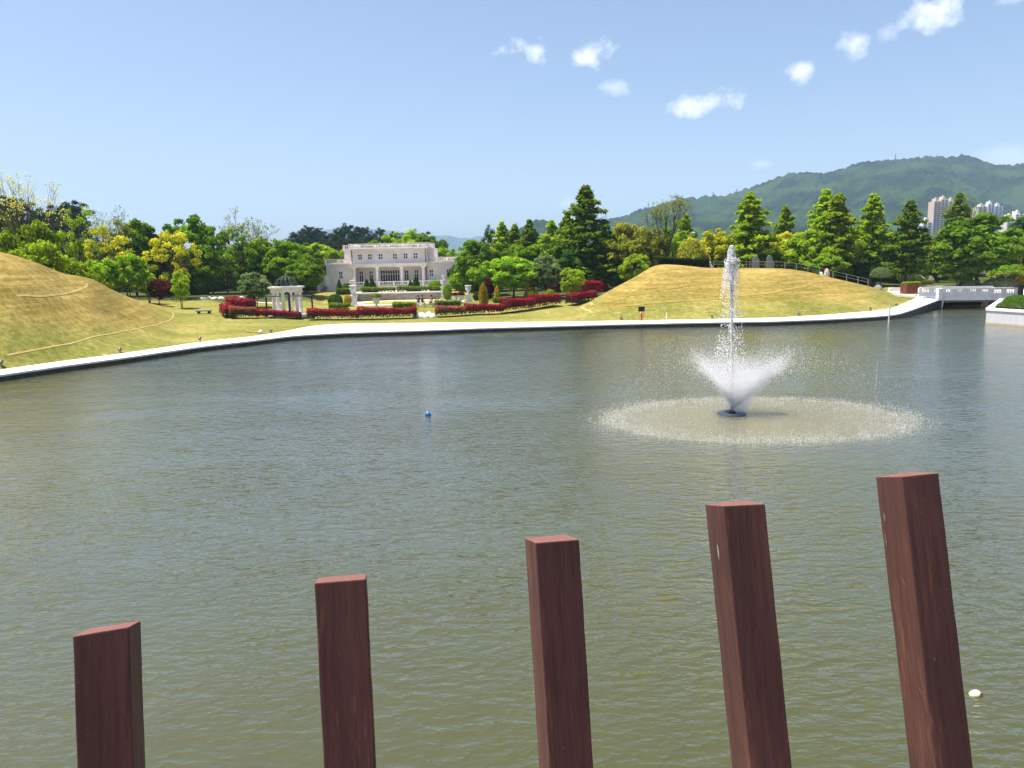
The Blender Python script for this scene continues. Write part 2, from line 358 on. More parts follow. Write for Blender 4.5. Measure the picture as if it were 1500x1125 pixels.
# ---- stone path round the lake with its retaining wall
M_stone = mat('white_stone', (.80, .78, .74), .8, .8, (.66, .64, .60), bump=.15, bscale=8, spec=.3, aniso=(1, 1, 1))
M_wall = mat('shaded_dark_stone', (.028, .027, .022), .5, 3, (.07, .066, .05), bump=.5, bscale=5)  # dark stone, its near-black colour also holding the shade on these walls
def resample(P, n_):
    P = [Vector(p) for p in P]; D = [0]
    for a_, b_ in zip(P, P[1:]): D.append(D[-1] + (b_ - a_).length)
    r = []
    for i in range(n_):
        s = D[-1] * i / (n_ - 1); k = min(max(np.searchsorted(D, s) - 1, 0), len(P) - 2); u = (s - D[k]) / max(D[k + 1] - D[k], 1e-6); r.append(P[k].lerp(P[k + 1], min(u, 1)))
    return r
inn = [Vector(p) for p in WI] + [pz(1384, 430.2, 1.3)]
NO = 240; RO = resample(WO, NO)
# smooth both edges a little
def smooth_(P, k=4):
    for _ in range(k): P = [P[0]] + [(P[i - 1] + P[i] * 2 + P[i + 1]) / 4 for i in range(1, len(P) - 1)] + [P[-1]]
    return P
RO = smooth_(RO, 5)
aa = [p.x / p.y for p in RO]
ai = [p.x / p.y for p in inn]
RI = smooth_([Vector((np.interp(a, ai, [p.x for p in inn]), np.interp(a, ai, [p.y for p in inn]), np.interp(a, ai, [p.z for p in inn]))) for a in aa], 5)
V = []; Fc = []
for o_, i_ in zip(RO, RI):
    out = (o_ - i_); out.z = 0; out = out.normalized() * .06 if out.length > .01 else Vector((0, -.06, 0))
    V += [tuple(i_ + Vector((0, 0, .02))), tuple(o_ + out), tuple(o_ + out - Vector((0, 0, .12))), tuple(o_ - Vector((0, 0, .12)))]
for i in range(NO - 1):
    for j in range(3): Fc.append((4 * i + j, 4 * i + j + 1, 4 * i + 5 + j, 4 * i + 4 + j))
me = bpy.data.meshes.new('lakeside_path'); me.from_pydata(V, [], Fc); me.update(); tag(link('lakeside_path', me, M_stone), kind='structure')
V = []; Fc = []
for o_ in RO:
    V += [(o_.x, o_.y, o_.z - .11), (o_.x, o_.y, .09), (o_.x, o_.y - .07, .08), (o_.x, o_.y - .07, -1.0), (o_.x, o_.y + .8, -1.0), (o_.x, o_.y + .8, o_.z - .2)]
for i in range(NO - 1):
    for j in range(6): Fc.append((6 * i + j, 6 * i + (j + 1) % 6, 6 * i + 6 + (j + 1) % 6, 6 * i + 6 + j))
me = bpy.data.meshes.new('retaining_wall'); me.from_pydata(V, [], Fc); me.update()
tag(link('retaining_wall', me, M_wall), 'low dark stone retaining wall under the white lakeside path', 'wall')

# ---- water
FC = pz(1072, 606, 0)               # foot of the fountain
RC = pz(1106, 611, 0)               # centre of the ring where the spray lands
wm_ = bpy.data.materials.new('lake_water'); wm_.use_nodes = True; n = wm_.node_tree.nodes; l = wm_.node_tree.links; p = n['Principled BSDF']
t = n.new('ShaderNodeTexCoord')
p.inputs['IOR'].default_value = 1.34; p.inputs['Coat Weight'].default_value = 1.0; p.inputs['Coat IOR'].default_value = 1.8; p.inputs['Coat Roughness'].default_value = .12; p.inputs['Specular IOR Level'].default_value = .5
def mth(op, a, b=None, c=None):
    q = n.new('ShaderNodeMath'); q.operation = op
    for i, v in enumerate((a, b, c)):
        if v is None: continue
        if isinstance(v, (int, float)): q.inputs[i].default_value = v
        else: l.new(v, q.inputs[i])
    return q.outputs[0]
sx = n.new('ShaderNodeSeparateXYZ'); l.new(t.outputs['Object'], sx.inputs[0])
ux = mth('DIVIDE', mth('SUBTRACT', sx.outputs[0], RC.x), 6.7); uy = mth('DIVIDE', mth('SUBTRACT', sx.outputs[1], RC.y), 4.9)
rr = mth('SQRT', mth('ADD', mth('MULTIPLY', ux, ux), mth('MULTIPLY', uy, uy)))
rn = mth('ADD', rr, mth('MULTIPLY', mth('SUBTRACT', noise_(.8, 5), .5), .22))
ins = n.new('ShaderNodeMapRange'); ins.interpolation_type = 'SMOOTHSTEP'; ins.inputs['From Min'].default_value = 1.06; ins.inputs['From Max'].default_value = .84; l.new(rn, ins.inputs[0]); ins = ins.outputs[0]
murk = ramp_(noise_(.05, 4), (.052, .051, .003), (.062, .061, .006))
murk = mix_(mth('MULTIPLY', ins, .45), murk, (.27, .245, .15))
l.new(murk, p.inputs['Base Color'])
l.new(mth('ADD', .09, mth('MULTIPLY', ins, .30)), p.inputs['Roughness'])
w1 = noise_(2.1, 3, .55, 1.15, .5); w1 = mth('SUBTRACT', 1, mth('ABSOLUTE', mth('SUBTRACT', mth('MULTIPLY', w1, 2.6), 1.3))); w2 = noise_(5.5, 3, .7, 1.1, .55); w3 = noise_(.45, 3, .6, 1.0); w4 = noise_(14, 2, .8, 1)
gust = ramp_(noise_(.035, 3, 1, 1.8), (.5,) * 3, (1.4,) * 3, .36, .64)
hh = mth('ADD', mth('ADD', mth('MULTIPLY', w1, .046), mth('MULTIPLY', w2, .023)), mth('ADD', mth('MULTIPLY', w3, .07), mth('MULTIPLY', w4, .004)))
hh = mth('MULTIPLY', hh, gust)
hh = mth('ADD', hh, mth('MULTIPLY', mth('MULTIPLY', noise_(16, 3), .06), ins))
b = n.new('ShaderNodeBump'); b.inputs['Strength'].default_value = 1.0; b.inputs['Distance'].default_value = 1.0; l.new(hh, b.inputs['Height']); l.new(b.outputs[0], p.inputs['Normal']); l.new(b.outputs[0], p.inputs['Coat Normal'])
q = MB(); q.add([(-240, -60, 0), (240, -60, 0), (240, 108, 0), (-240, 108, 0)], [(0, 1, 2, 3)]); tag(q.build('water', wm_), kind='structure')
M_bed = mat('lake_bed', (.12, .10, .05), .95, .4, (.2, .17, .09))
q = MB(); q.add([(-9000, -9000, -1.2), (9000, -9000, -1.2), (9000, 9000, -1.2), (-9000, 9000, -1.2)], [(0, 1, 2, 3)]); tag(q.build('lake_bed', M_bed), kind='structure')

# ---- mountain on the right, the low far hills
def mountain(name, prof, Yr, Yf, m, ncol, nrow, can=5.0, cs=13.0, spur=1.0, seed=0, back=600):
    P = [pd(a, b, Yr) for a, b in prof]; pa = np.array([p.x / p.y for p in P]); pz_ = np.array([p.z for p in P])
    a = np.linspace(pa[0], pa[-1], ncol); t = np.concatenate([np.linspace(0, 1, nrow), np.linspace(1, 1 + back / (Yr - Yf), 14)[1:]])
    Ag, T = np.meshgrid(a, t, indexing='ij'); Zr = np.interp(Ag, pa, pz_)
    zs = fbm(Ag * Yr / 330, Ag * 0 + seed, 3, seed)
    Y = Yf + (Yr - Yf) * T; X = Ag * Y
    warp = fbm(X / 420, Y / 420, 3, seed + 3) * 260
    spurn = np.abs(fbm((X + warp) / 300, (Y) / 900, 4, seed + 1)) * 2.4
    f = np.where(T < 1, np.power(np.clip(T, 0, 1), 1.15), 1 - (T - 1) * .9)
    Z = Zr * f - spur * 130 * spurn * np.sin(np.clip(T, 0, 1) * math.pi) ** .8 * (Zr / 250.0) 
    bump = (1 - np.minimum(cell(X / cs, Y / cs, seed + 2), 1)) * can * (.6 + .8 * vnoise(X / 60, Y / 60, 4))
    Z = np.maximum(Z, 0) + bump - 2
    k1, k2 = Ag.shape; idx = np.arange(k1 * k2).reshape(k1, k2)
    Fq = np.stack([idx[:-1, :-1], idx[1:, :-1], idx[1:, 1:], idx[:-1, 1:]], -1).reshape(-1, 4)
    me = nmesh(name, np.stack([X, Y, Z], -1).reshape(-1, 3), Fq, smooth=False)
    return tag(link(name, me, m), kind='structure')
M_for = mat('forest_canopy', (.007, .020, .010), .95, .010, (.032, .060, .016), spec=.05, detail=9, thr=(.42, .62))
mountain('mountain', [(700, 386), (760, 352), (800, 338), (860, 330), (887, 323.5), (915, 320.5), (948, 308), (969, 301), (987, 296.5), (1004, 291.7), (1012, 291.5), (1021, 294.5), (1033, 290.8), (1058, 289.5), (1077, 285.5), (1102, 277.5), (1128, 266), (1156, 255.5), (1172, 255), (1188, 254.5), (1206, 257), (1228, 250.5), (1247, 245), (1265, 239), (1286, 238.5), (1300, 235), (1320, 235), (1340, 233.5), (1375, 233), (1409, 232), (1430, 235), (1460, 243), (1500, 244), (1580, 262), (1700, 290), (1900, 330)],
         2100, 900, M_for, 640, 300, can=12, cs=17, seed=3)
mountain('hills', [(680, 386), (740, 352), (765, 335), (785, 323), (800, 325), (815, 334), (840, 350), (880, 384)], 1500, 1200, M_for, 90, 60, can=8, cs=13, seed=8, spur=.3)
mountain('far_hills', [(250, 398), (330, 372), (420, 350), (455, 342), (480, 337.5), (505, 335.5), (535, 335), (560, 337), (580, 341), (610, 347), (640, 346), (655, 345), (672, 349), (688, 350), (702, 347), (730, 352), (760, 356), (830, 372), (900, 384)], 6500, 5200, M_for, 240, 60, can=14, cs=60, seed=12, spur=.5, back=900)

# ---- the air between here and the mountain
hz = MB(); hz.box(-6500, 6500, -300, 7500, -2.5, 620)
mh = bpy.data.materials.new('haze'); mh.use_nodes = True; n = mh.node_tree.nodes; l = mh.node_tree.links; n.remove(n['Principled BSDF'])
pv = n.new('ShaderNodeVolumePrincipled'); pv.inputs['Density'].default_value = 1.25e-4; pv.inputs['Color'].default_value = (.52, .72, 1, 1); pv.inputs['Anisotropy'].default_value = 0
l.new(pv.outputs[0], n['Material Output'].inputs['Volume'])
tag(hz.build('haze', mh), kind='stuff')
# ------------------------------------------------------------------ vegetation generators
def quads(P, Nn, size, flat=.0, asp=1.6):
    """leaf-cluster quads at P, normals near Nn"""
    n = len(P); Nn = Nn + np.array([0, 0, .35]) + rng.normal(0, .55, (n, 3)); Nn /= np.linalg.norm(Nn, axis=1)[:, None] + 1e-9
    r = rng.normal(0, 1, (n, 3)); U = np.cross(Nn, r); U /= np.linalg.norm(U, axis=1)[:, None] + 1e-9; Vv = np.cross(Nn, U)
    s = (np.ones(n) * size if np.isscalar(size) else size) * rng.uniform(.6, 1.35, n); s = s[:, None]
    a = U * s * asp * .5; b = Vv * s * .5
    V = np.stack([P - a, P - b * .9 + a * .15, P + a, P + b], 1).reshape(-1, 3)
    Fq = np.arange(n * 4).reshape(n, 4); return V, Fq
def sphere_pts(n):
    v = rng.normal(0, 1, (n, 3)); return v / np.linalg.norm(v, axis=1)[:, None]
def limbs(mb, base, tip, r, k, spread, depth, seedr, out):
    """recursive branching; out collects end points"""
    p = Vector(base); q = Vector(tip); m = p.lerp(q, .5) + Vector((seedr.uniform(-1, 1), seedr.uniform(-1, 1), 0)) * (q - p).length * .06
    mb.tube(p, m, r, r * .82, 6 if depth else 5, False); mb.tube(m, q, r * .82, r * .62, 6 if depth else 5, False)
    if depth == 0: out.append(q); return
    L_ = (q - p).length; d0 = (q - p).normalized()
    for i in range(k):
        ang = 2 * math.pi * (i + seedr.random() * .7) / k; o = d0.orthogonal().normalized(); o = Matrix.Rotation(ang, 3, d0) @ o
        dd = (d0 + o * spread * seedr.uniform(.7, 1.2) + Vector((0, 0, .18))).normalized(); s = p.lerp(q, seedr.uniform(.75, 1))
        limbs(mb, s, s + dd * L_ * seedr.uniform(.6, .85), r * .55, k, spread, depth - 1, seedr, out)
def tree_mesh(kind, sd):
    """unit-height tree, crown radius about .5 for width factor 1 -> (trunk mesh, crown mesh)"""
    global rng
    rng = np.random.default_rng(sd); R = random.Random(sd); mb = MB(); ends = []
    if kind in ('broad', 'low', 'multi'):
        zc = {'broad': .54, 'low': .54, 'multi': .58}[kind]; rz = {'broad': .45, 'low': .44, 'multi': .41}[kind]
        k = 3 if kind != 'broad' else 1
        for i in range(k):
            an = 2 * math.pi * i / k + R.random(); b = Vector((math.cos(an), math.sin(an), 0)) * (.02 if k > 1 else 0)
            limbs(mb, b, b * 3.2 + Vector((0, 0, .30)) + Vector((R.uniform(-.03, .03), R.uniform(-.03, .03), 0)), .022 if k == 1 else .014, 4 if k == 1 else 3, .75, 2, R, ends)
        P = []; Nn = []; T = []
        npf = 92
        for i in range(npf):
            d = sphere_pts(1)[0]; d[2] = d[2] * .95 + .1; rr = rng.uniform(.30, 1.0) ** .45
            c = np.array([d[0] * .40 * rr, d[1] * .40 * rr, zc + d[2] * (rz - .06) * rr]); pr = rng.uniform(.05, .105)
            m = int(120 * (pr / .1) ** 2); s = sphere_pts(m); s[:, 2] = np.where(s[:, 2] < -.3, s[:, 2] * -.6, s[:, 2])
            q = c + s * (pr * rng.uniform(.55, 1.15, (m, 1))) * np.array([1, 1, .8]); P.append(q); Nn.append(s); T.append(np.clip(rng.uniform(.0, .9) + rng.normal(0, .18, m), 0, 1))
        P = np.concatenate(P); Nn = np.concatenate(Nn); T = np.concatenate(T); V, Fq = quads(P, Nn, .036)
    elif kind == 'cloud':      # loose layered crown, tufts with gaps, limbs show
        limbs(mb, (0, 0, 0), (R.uniform(-.02, .02), 0, .34), .016, 4, .62, 2, R, ends)
        limbs(mb, (0, 0, .2), (.04, .02, .62), .011, 4, .7, 1, R, ends)
        P = []; Nn = []; T = []
        for i in range(52):
            z = rng.uniform(.26, .98); lim = .46 * math.sqrt(max(0, 1 - ((z - .58) / .43) ** 2)) + .03; an = rng.uniform(0, 6.28); r_ = lim * rng.uniform(.35, 1)
            c = np.array([r_ * math.cos(an), r_ * math.sin(an), z]); pr = rng.uniform(.045, .095); m = int(75 * (pr / .07) ** 2)
            s = sphere_pts(m); P.append(c + s * pr * rng.uniform(.3, 1.2, (m, 1)) * np.array([1.2, 1.2, .6])); Nn.append(s + np.array([0, 0, .6])); T.append(np.clip(rng.uniform(0, .9) + rng.normal(0, .1, m), 0, 1))
            mb.tube((0, 0, max(.12, z - .22)), tuple(c), .006, .002, 4, False)
        P = np.concatenate(P); Nn = np.concatenate(Nn); T = np.concatenate(T); V, Fq = quads(P, Nn, .026)
    elif kind == 'sparse':     # nearly bare branching crown, tiny new leaves
        limbs(mb, (0, 0, 0), (0, 0, .38), .016, 3, .55, 0, R, [])
        for i in range(9):
            an = i * 2.4; z0 = R.uniform(.28, .45); e = []
            limbs(mb, (0, 0, z0), (math.cos(an) * R.uniform(.08, .17), math.sin(an) * R.uniform(.08, .17), z0 + R.uniform(.16, .26)), .008, 3, .5, 3, R, e); ends += e
        E = np.array([tuple(e) for e in ends]); m = 8; P = np.repeat(E, m, 0) + rng.normal(0, .014, (len(E) * m, 3)); P[:, :2] *= .97
        T = rng.uniform(0, 1, len(P)); V, Fq = quads(P, np.tile([0, 0, 1.], (len(P), 1)), .017)
    elif kind == 'vase':       # tall bare trunk, wide airy crown
        limbs(mb, (0, 0, 0), (0, 0, .5), .018, 3, .45, 0, R, [])
        for i in range(10):
            an = i * 2.4; z0 = R.uniform(.42, .56); e = []
            limbs(mb, (0, 0, z0), (math.cos(an) * R.uniform(.1, .22), math.sin(an) * R.uniform(.1, .22), z0 + R.uniform(.13, .2)), .007, 3, .45, 3, R, e); ends += e
        E = np.array([tuple(e) for e in ends]); m = 6; P = np.repeat(E, m, 0) + rng.normal(0, .012, (len(E) * m, 3))
        T = rng.uniform(0, 1, len(P)); V, Fq = quads(P, np.tile([0, 0, 1.], (len(P), 1)), .0135)
    elif kind == 'conifer':    # dawn redwood: straight trunk to the tip, tiers of sprays, soft cone
        mb.tube((0, 0, 0), (0, 0, .5), .019, .011, 7, False); mb.tube((0, 0, .5), (0, 0, .985), .011, .002, 6, False)
        P = []; Nn = []; T = []; nb = 120
        for i in range(nb):
            u = (i + rng.uniform()) / nb; z = .15 + .83 * u ** .92; an = i * 2.39996 + rng.uniform(-.4, .4)
            prof = .46 * (1 - ((z - .15) / .86)) ** .78 * min(1, (z - .08) * 5) * rng.uniform(.5, 1.15) * (1 + .12 * math.sin(z * 70))
            lean = rng.uniform(.02, .24); dx, dy = math.cos(an), math.sin(an)
            ex = np.array([dx * prof, dy * prof, z + prof * lean]); st = np.array([0, 0, z]); mb.tube(tuple(st), tuple(ex), .0035, .001, 3, False)
            m = int(26 + 190 * prof); s = rng.uniform(.22, 1.03, m) ** .8; q = st + (ex - st) * s[:, None]
            wdt = .045 * (.4 + prof * 2) * (1.15 - s * .7); side = np.array([-dy, dx, 0]); q = q + side * rng.normal(0, 1, (m, 1)) * wdt[:, None]; q[:, 2] += rng.normal(0, .009, m) - .02 * s
            P.append(q); Nn.append(np.tile([dx * .25, dy * .25, .9], (m, 1))); T.append(np.clip(rng.uniform(0, .8) + rng.normal(0, .12, m), 0, 1))
        P = np.concatenate(P); Nn = np.concatenate(Nn); T = np.concatenate(T); V, Fq = quads(P, Nn, .028, asp=1.8)
    elif kind == 'pine':
        mb.tube((0, 0, 0), (.01, 0, .9), .018, .006, 6, False); P = []; Nn = []; T = []
        for i in range(34):
            z = rng.uniform(.2, .98); lim = .42 * math.sqrt(max(0, 1 - ((z - .58) / .44) ** 2)) + .02; an = rng.uniform(0, 6.28); r_ = lim * rng.uniform(.3, 1); c = np.array([r_ * math.cos(an), r_ * math.sin(an), z])
            m = 70; s = sphere_pts(m); P.append(c + s * .1 * rng.uniform(.4, 1.1, (m, 1)) * np.array([1.2, 1.2, .55])); Nn.append(s + np.array([0, 0, .5])); T.append(np.full(m, rng.uniform(0, 1)))
            mb.tube((0, 0, z - .08), tuple(c), .005, .002, 4, False)
        P = np.concatenate(P); Nn = np.concatenate(Nn); T = np.concatenate(T); V, Fq = quads(P, Nn, .035)
    elif kind == 'cone':       # clipped cone topiary
        mb.tube((0, 0, 0), (0, 0, .5), .03, .01, 5, False); m = 3600; z = rng.uniform(0, 1, m) ** 1.2; an = rng.uniform(0, 6.28, m); r_ = .5 * (1 - z) ** .75 * (.88 + .2 * vnoise(an * 2.5, z * 9)) * rng.uniform(.8, 1.03, m)
        P = np.stack([r_ * np.cos(an), r_ * np.sin(an), .02 + z * .97], 1); Nn = np.stack([np.cos(an), np.sin(an), .5 + 0 * an], 1); T = rng.uniform(0, 1, m); V, Fq = quads(P, Nn, .045)
    elif kind == 'ball':       # round clipped bush
        mb.tube((0, 0, 0), (0, 0, .5), .03, .01, 5, False); m = 3600; s = sphere_pts(m); k_ = .9 + .22 * vnoise(s[:, 0] * 3 + 9, s[:, 1] * 3 + s[:, 2] * 2)
        P = s * (.5 * k_ * rng.uniform(.8, 1.04, m))[:, None] + np.array([0, 0, .5]); P[:, 2] = np.maximum(P[:, 2], .01); Nn = s; T = rng.uniform(0, 1, m); V, Fq = quads(P, Nn, .05)
    elif kind == 'column':     # narrow golden conifer, several spires
        mb.tube((0, 0, 0), (0, 0, .5), .03, .01, 5, False); P = []; Nn = []; T = []
        for (cx, cy, h, w_) in ((0, 0, 1, .3), (-.2, .05, .88, .2), (.2, -.05, .8, .22), (.02, .2, .85, .2), (-.05, -.2, .8, .2)):
            m = 900; z = rng.uniform(0, 1, m); an = rng.uniform(0, 6.28, m); r_ = w_ * np.sin(np.clip(z * .85 + .15, 0, 1) * math.pi) ** .6 * rng.uniform(.7, 1.05, m)
            P.append(np.stack([cx + r_ * np.cos(an), cy + r_ * np.sin(an), z * h], 1)); Nn.append(np.stack([np.cos(an), np.sin(an), .5 + 0 * an], 1)); T.append(np.clip(rng.normal(.5, .3, m), 0, 1))
        P = np.concatenate(P); Nn = np.concatenate(Nn); T = np.concatenate(T); V, Fq = quads(P, Nn, .04)
    elif kind == 'umbrella':   # mushroom-clipped grey-green tree
        mb.tube((0, 0, 0), (.02, 0, .55), .03, .02, 6, False)
        for i in range(6):
            an = i; mb.tube((.02, 0, .5), (.28 * math.cos(an), .28 * math.sin(an), .72), .012, .006, 4, False)
        m = 4200; s = sphere_pts(m); s[:, 2] = np.where(s[:, 2] < 0, s[:, 2] * .25, s[:, 2]); P = s * rng.uniform(.8, 1.05, (m, 1)) * np.array([.5, .5, .36]) + np.array([0, 0, .64]); Nn = s; T = rng.uniform(0, 1, m); V, Fq = quads(P, Nn, .035)
    tr = bpy.data.meshes.new('trunk'); tr.from_pydata(mb.v, [], mb.f); tr.update()
    cr = nmesh('crown', V, Fq, tone=np.repeat(T, 4)); return tr, cr
NV = {'broad': 4, 'low': 2, 'multi': 3, 'cloud': 3, 'sparse': 3, 'vase': 1, 'conifer': 4, 'pine': 2, 'cone': 1, 'ball': 2, 'column': 1, 'umbrella': 1}
UNIT = {k: [tree_mesh(k, 100 + 17 * i + len(k)) for i in range(v)] for k, v in NV.items()}
BARK = mat('bark', (.055, .042, .032), .95, 6, (.10, .08, .06), bump=.5, bscale=12, spec=.1)
BARKG = mat('pale_bark', (.16, .14, .115), .95, 6, (.24, .21, .18), bump=.5, bscale=12, spec=.1)
LEAFC = {
 'green':   leaf('leaf_green', (.075, .165, .014), (.20, .32, .03), .34),
 'bright':  leaf('leaf_bright', (.12, .24, .018), (.26, .40, .03), .36),
 'dark':    leaf('leaf_dark', (.03, .085, .012), (.08, .16, .022), .28),
 'yellow':  leaf('leaf_yellow', (.30, .34, .018), (.52, .52, .05), .40),
 'lime':    leaf('leaf_lime', (.17, .27, .018), (.31, .42, .03), .38),
 'ochre':   leaf('leaf_ochre', (.22, .255, .035), (.38, .39, .06), .36),
 'olive':   leaf('leaf_olive', (.11, .14, .03), (.21, .25, .05), .32),
 'grey':    leaf('leaf_grey', (.06, .105, .035), (.19, .25, .12), .25),
 'redwood': leaf('leaf_redwood', (.15, .25, .014), (.31, .42, .025), .38),
 'redwood_dark': leaf('leaf_redwood_dark', (.085, .165, .016), (.19, .28, .026), .34),
 'pine':    leaf('leaf_pine', (.014, .032, .014), (.032, .055, .022), .12),
 'maroon':  leaf('leaf_maroon', (.060, .014, .018), (.12, .025, .025), .25),
 'gold':    leaf('leaf_gold', (.26, .21, .015), (.42, .32, .03), .3),
 'topiary': leaf('leaf_topiary', (.018, .045, .012), (.045, .09, .02), .2),
 'sprig':   leaf('leaf_sprig', (.30, .33, .12), (.46, .48, .20), .35),
 'white':   leaf('leaf_pale_green', (.30, .34, .20), (.42, .46, .32), .3),
}
for _m in list(LEAFC.values()):
    for _x in _m.node_tree.nodes:
        if _x.type == 'MIX' and _x.blend_type == 'MIX':
            for _i in (6, 7): _x.inputs[_i].default_value = [min(.8, v * 1.15) for v in _x.inputs[_i].default_value[:3]] + [1]
COUNT = {}
def tree(kind, px, top, wpx, Y, colr, label, group=None, cat='tree', name=None, lean=0, base=None, bark=None, squash=1.0, hpx=None):
    g_ = gp(px, Y) if base is None else Vector(base)
    h = hpx or (topz(px, top, Y) - g_.z); wd = wpx / 1080 * Y * {'sparse': 1.3, 'conifer': 1.65, 'broad': 1.28, 'cloud': 1.25, 'multi': 1.2, 'low': 1.15}.get(kind, 1.1)
    i = COUNT.get(kind, 0); COUNT[kind] = i + 1; tr, cr = UNIT[kind][i % NV[kind]]
    nm = name or {'conifer': 'dawn_redwood', 'pine': 'pine_tree', 'cone': 'cone_shrub', 'ball': 'round_shrub', 'column': 'column_shrub', 'umbrella': 'umbrella_tree', 'sparse': 'bare_tree', 'vase': 'bare_tree'}.get(kind, 'broadleaf_tree')
    e = empty(nm, (g_.x, g_.y, g_.z - .08), label, cat, group, rz=random.uniform(0, 6.28) if kind not in ('umbrella',) else 0)
    for nm2, me, m in (('trunk', tr, bark or BARK), ('crown', cr, LEAFC[colr])):
        o = bpy.data.objects.new(nm2, me); COL.objects.link(o)
        if not me.materials: me.materials.append(m)
        o.parent = e; o.material_slots[0].link = 'OBJECT'; o.material_slots[0].material = m
        o.scale = (wd, wd * squash, h) if nm2 == 'crown' else (wd, wd * squash, h)
    return e

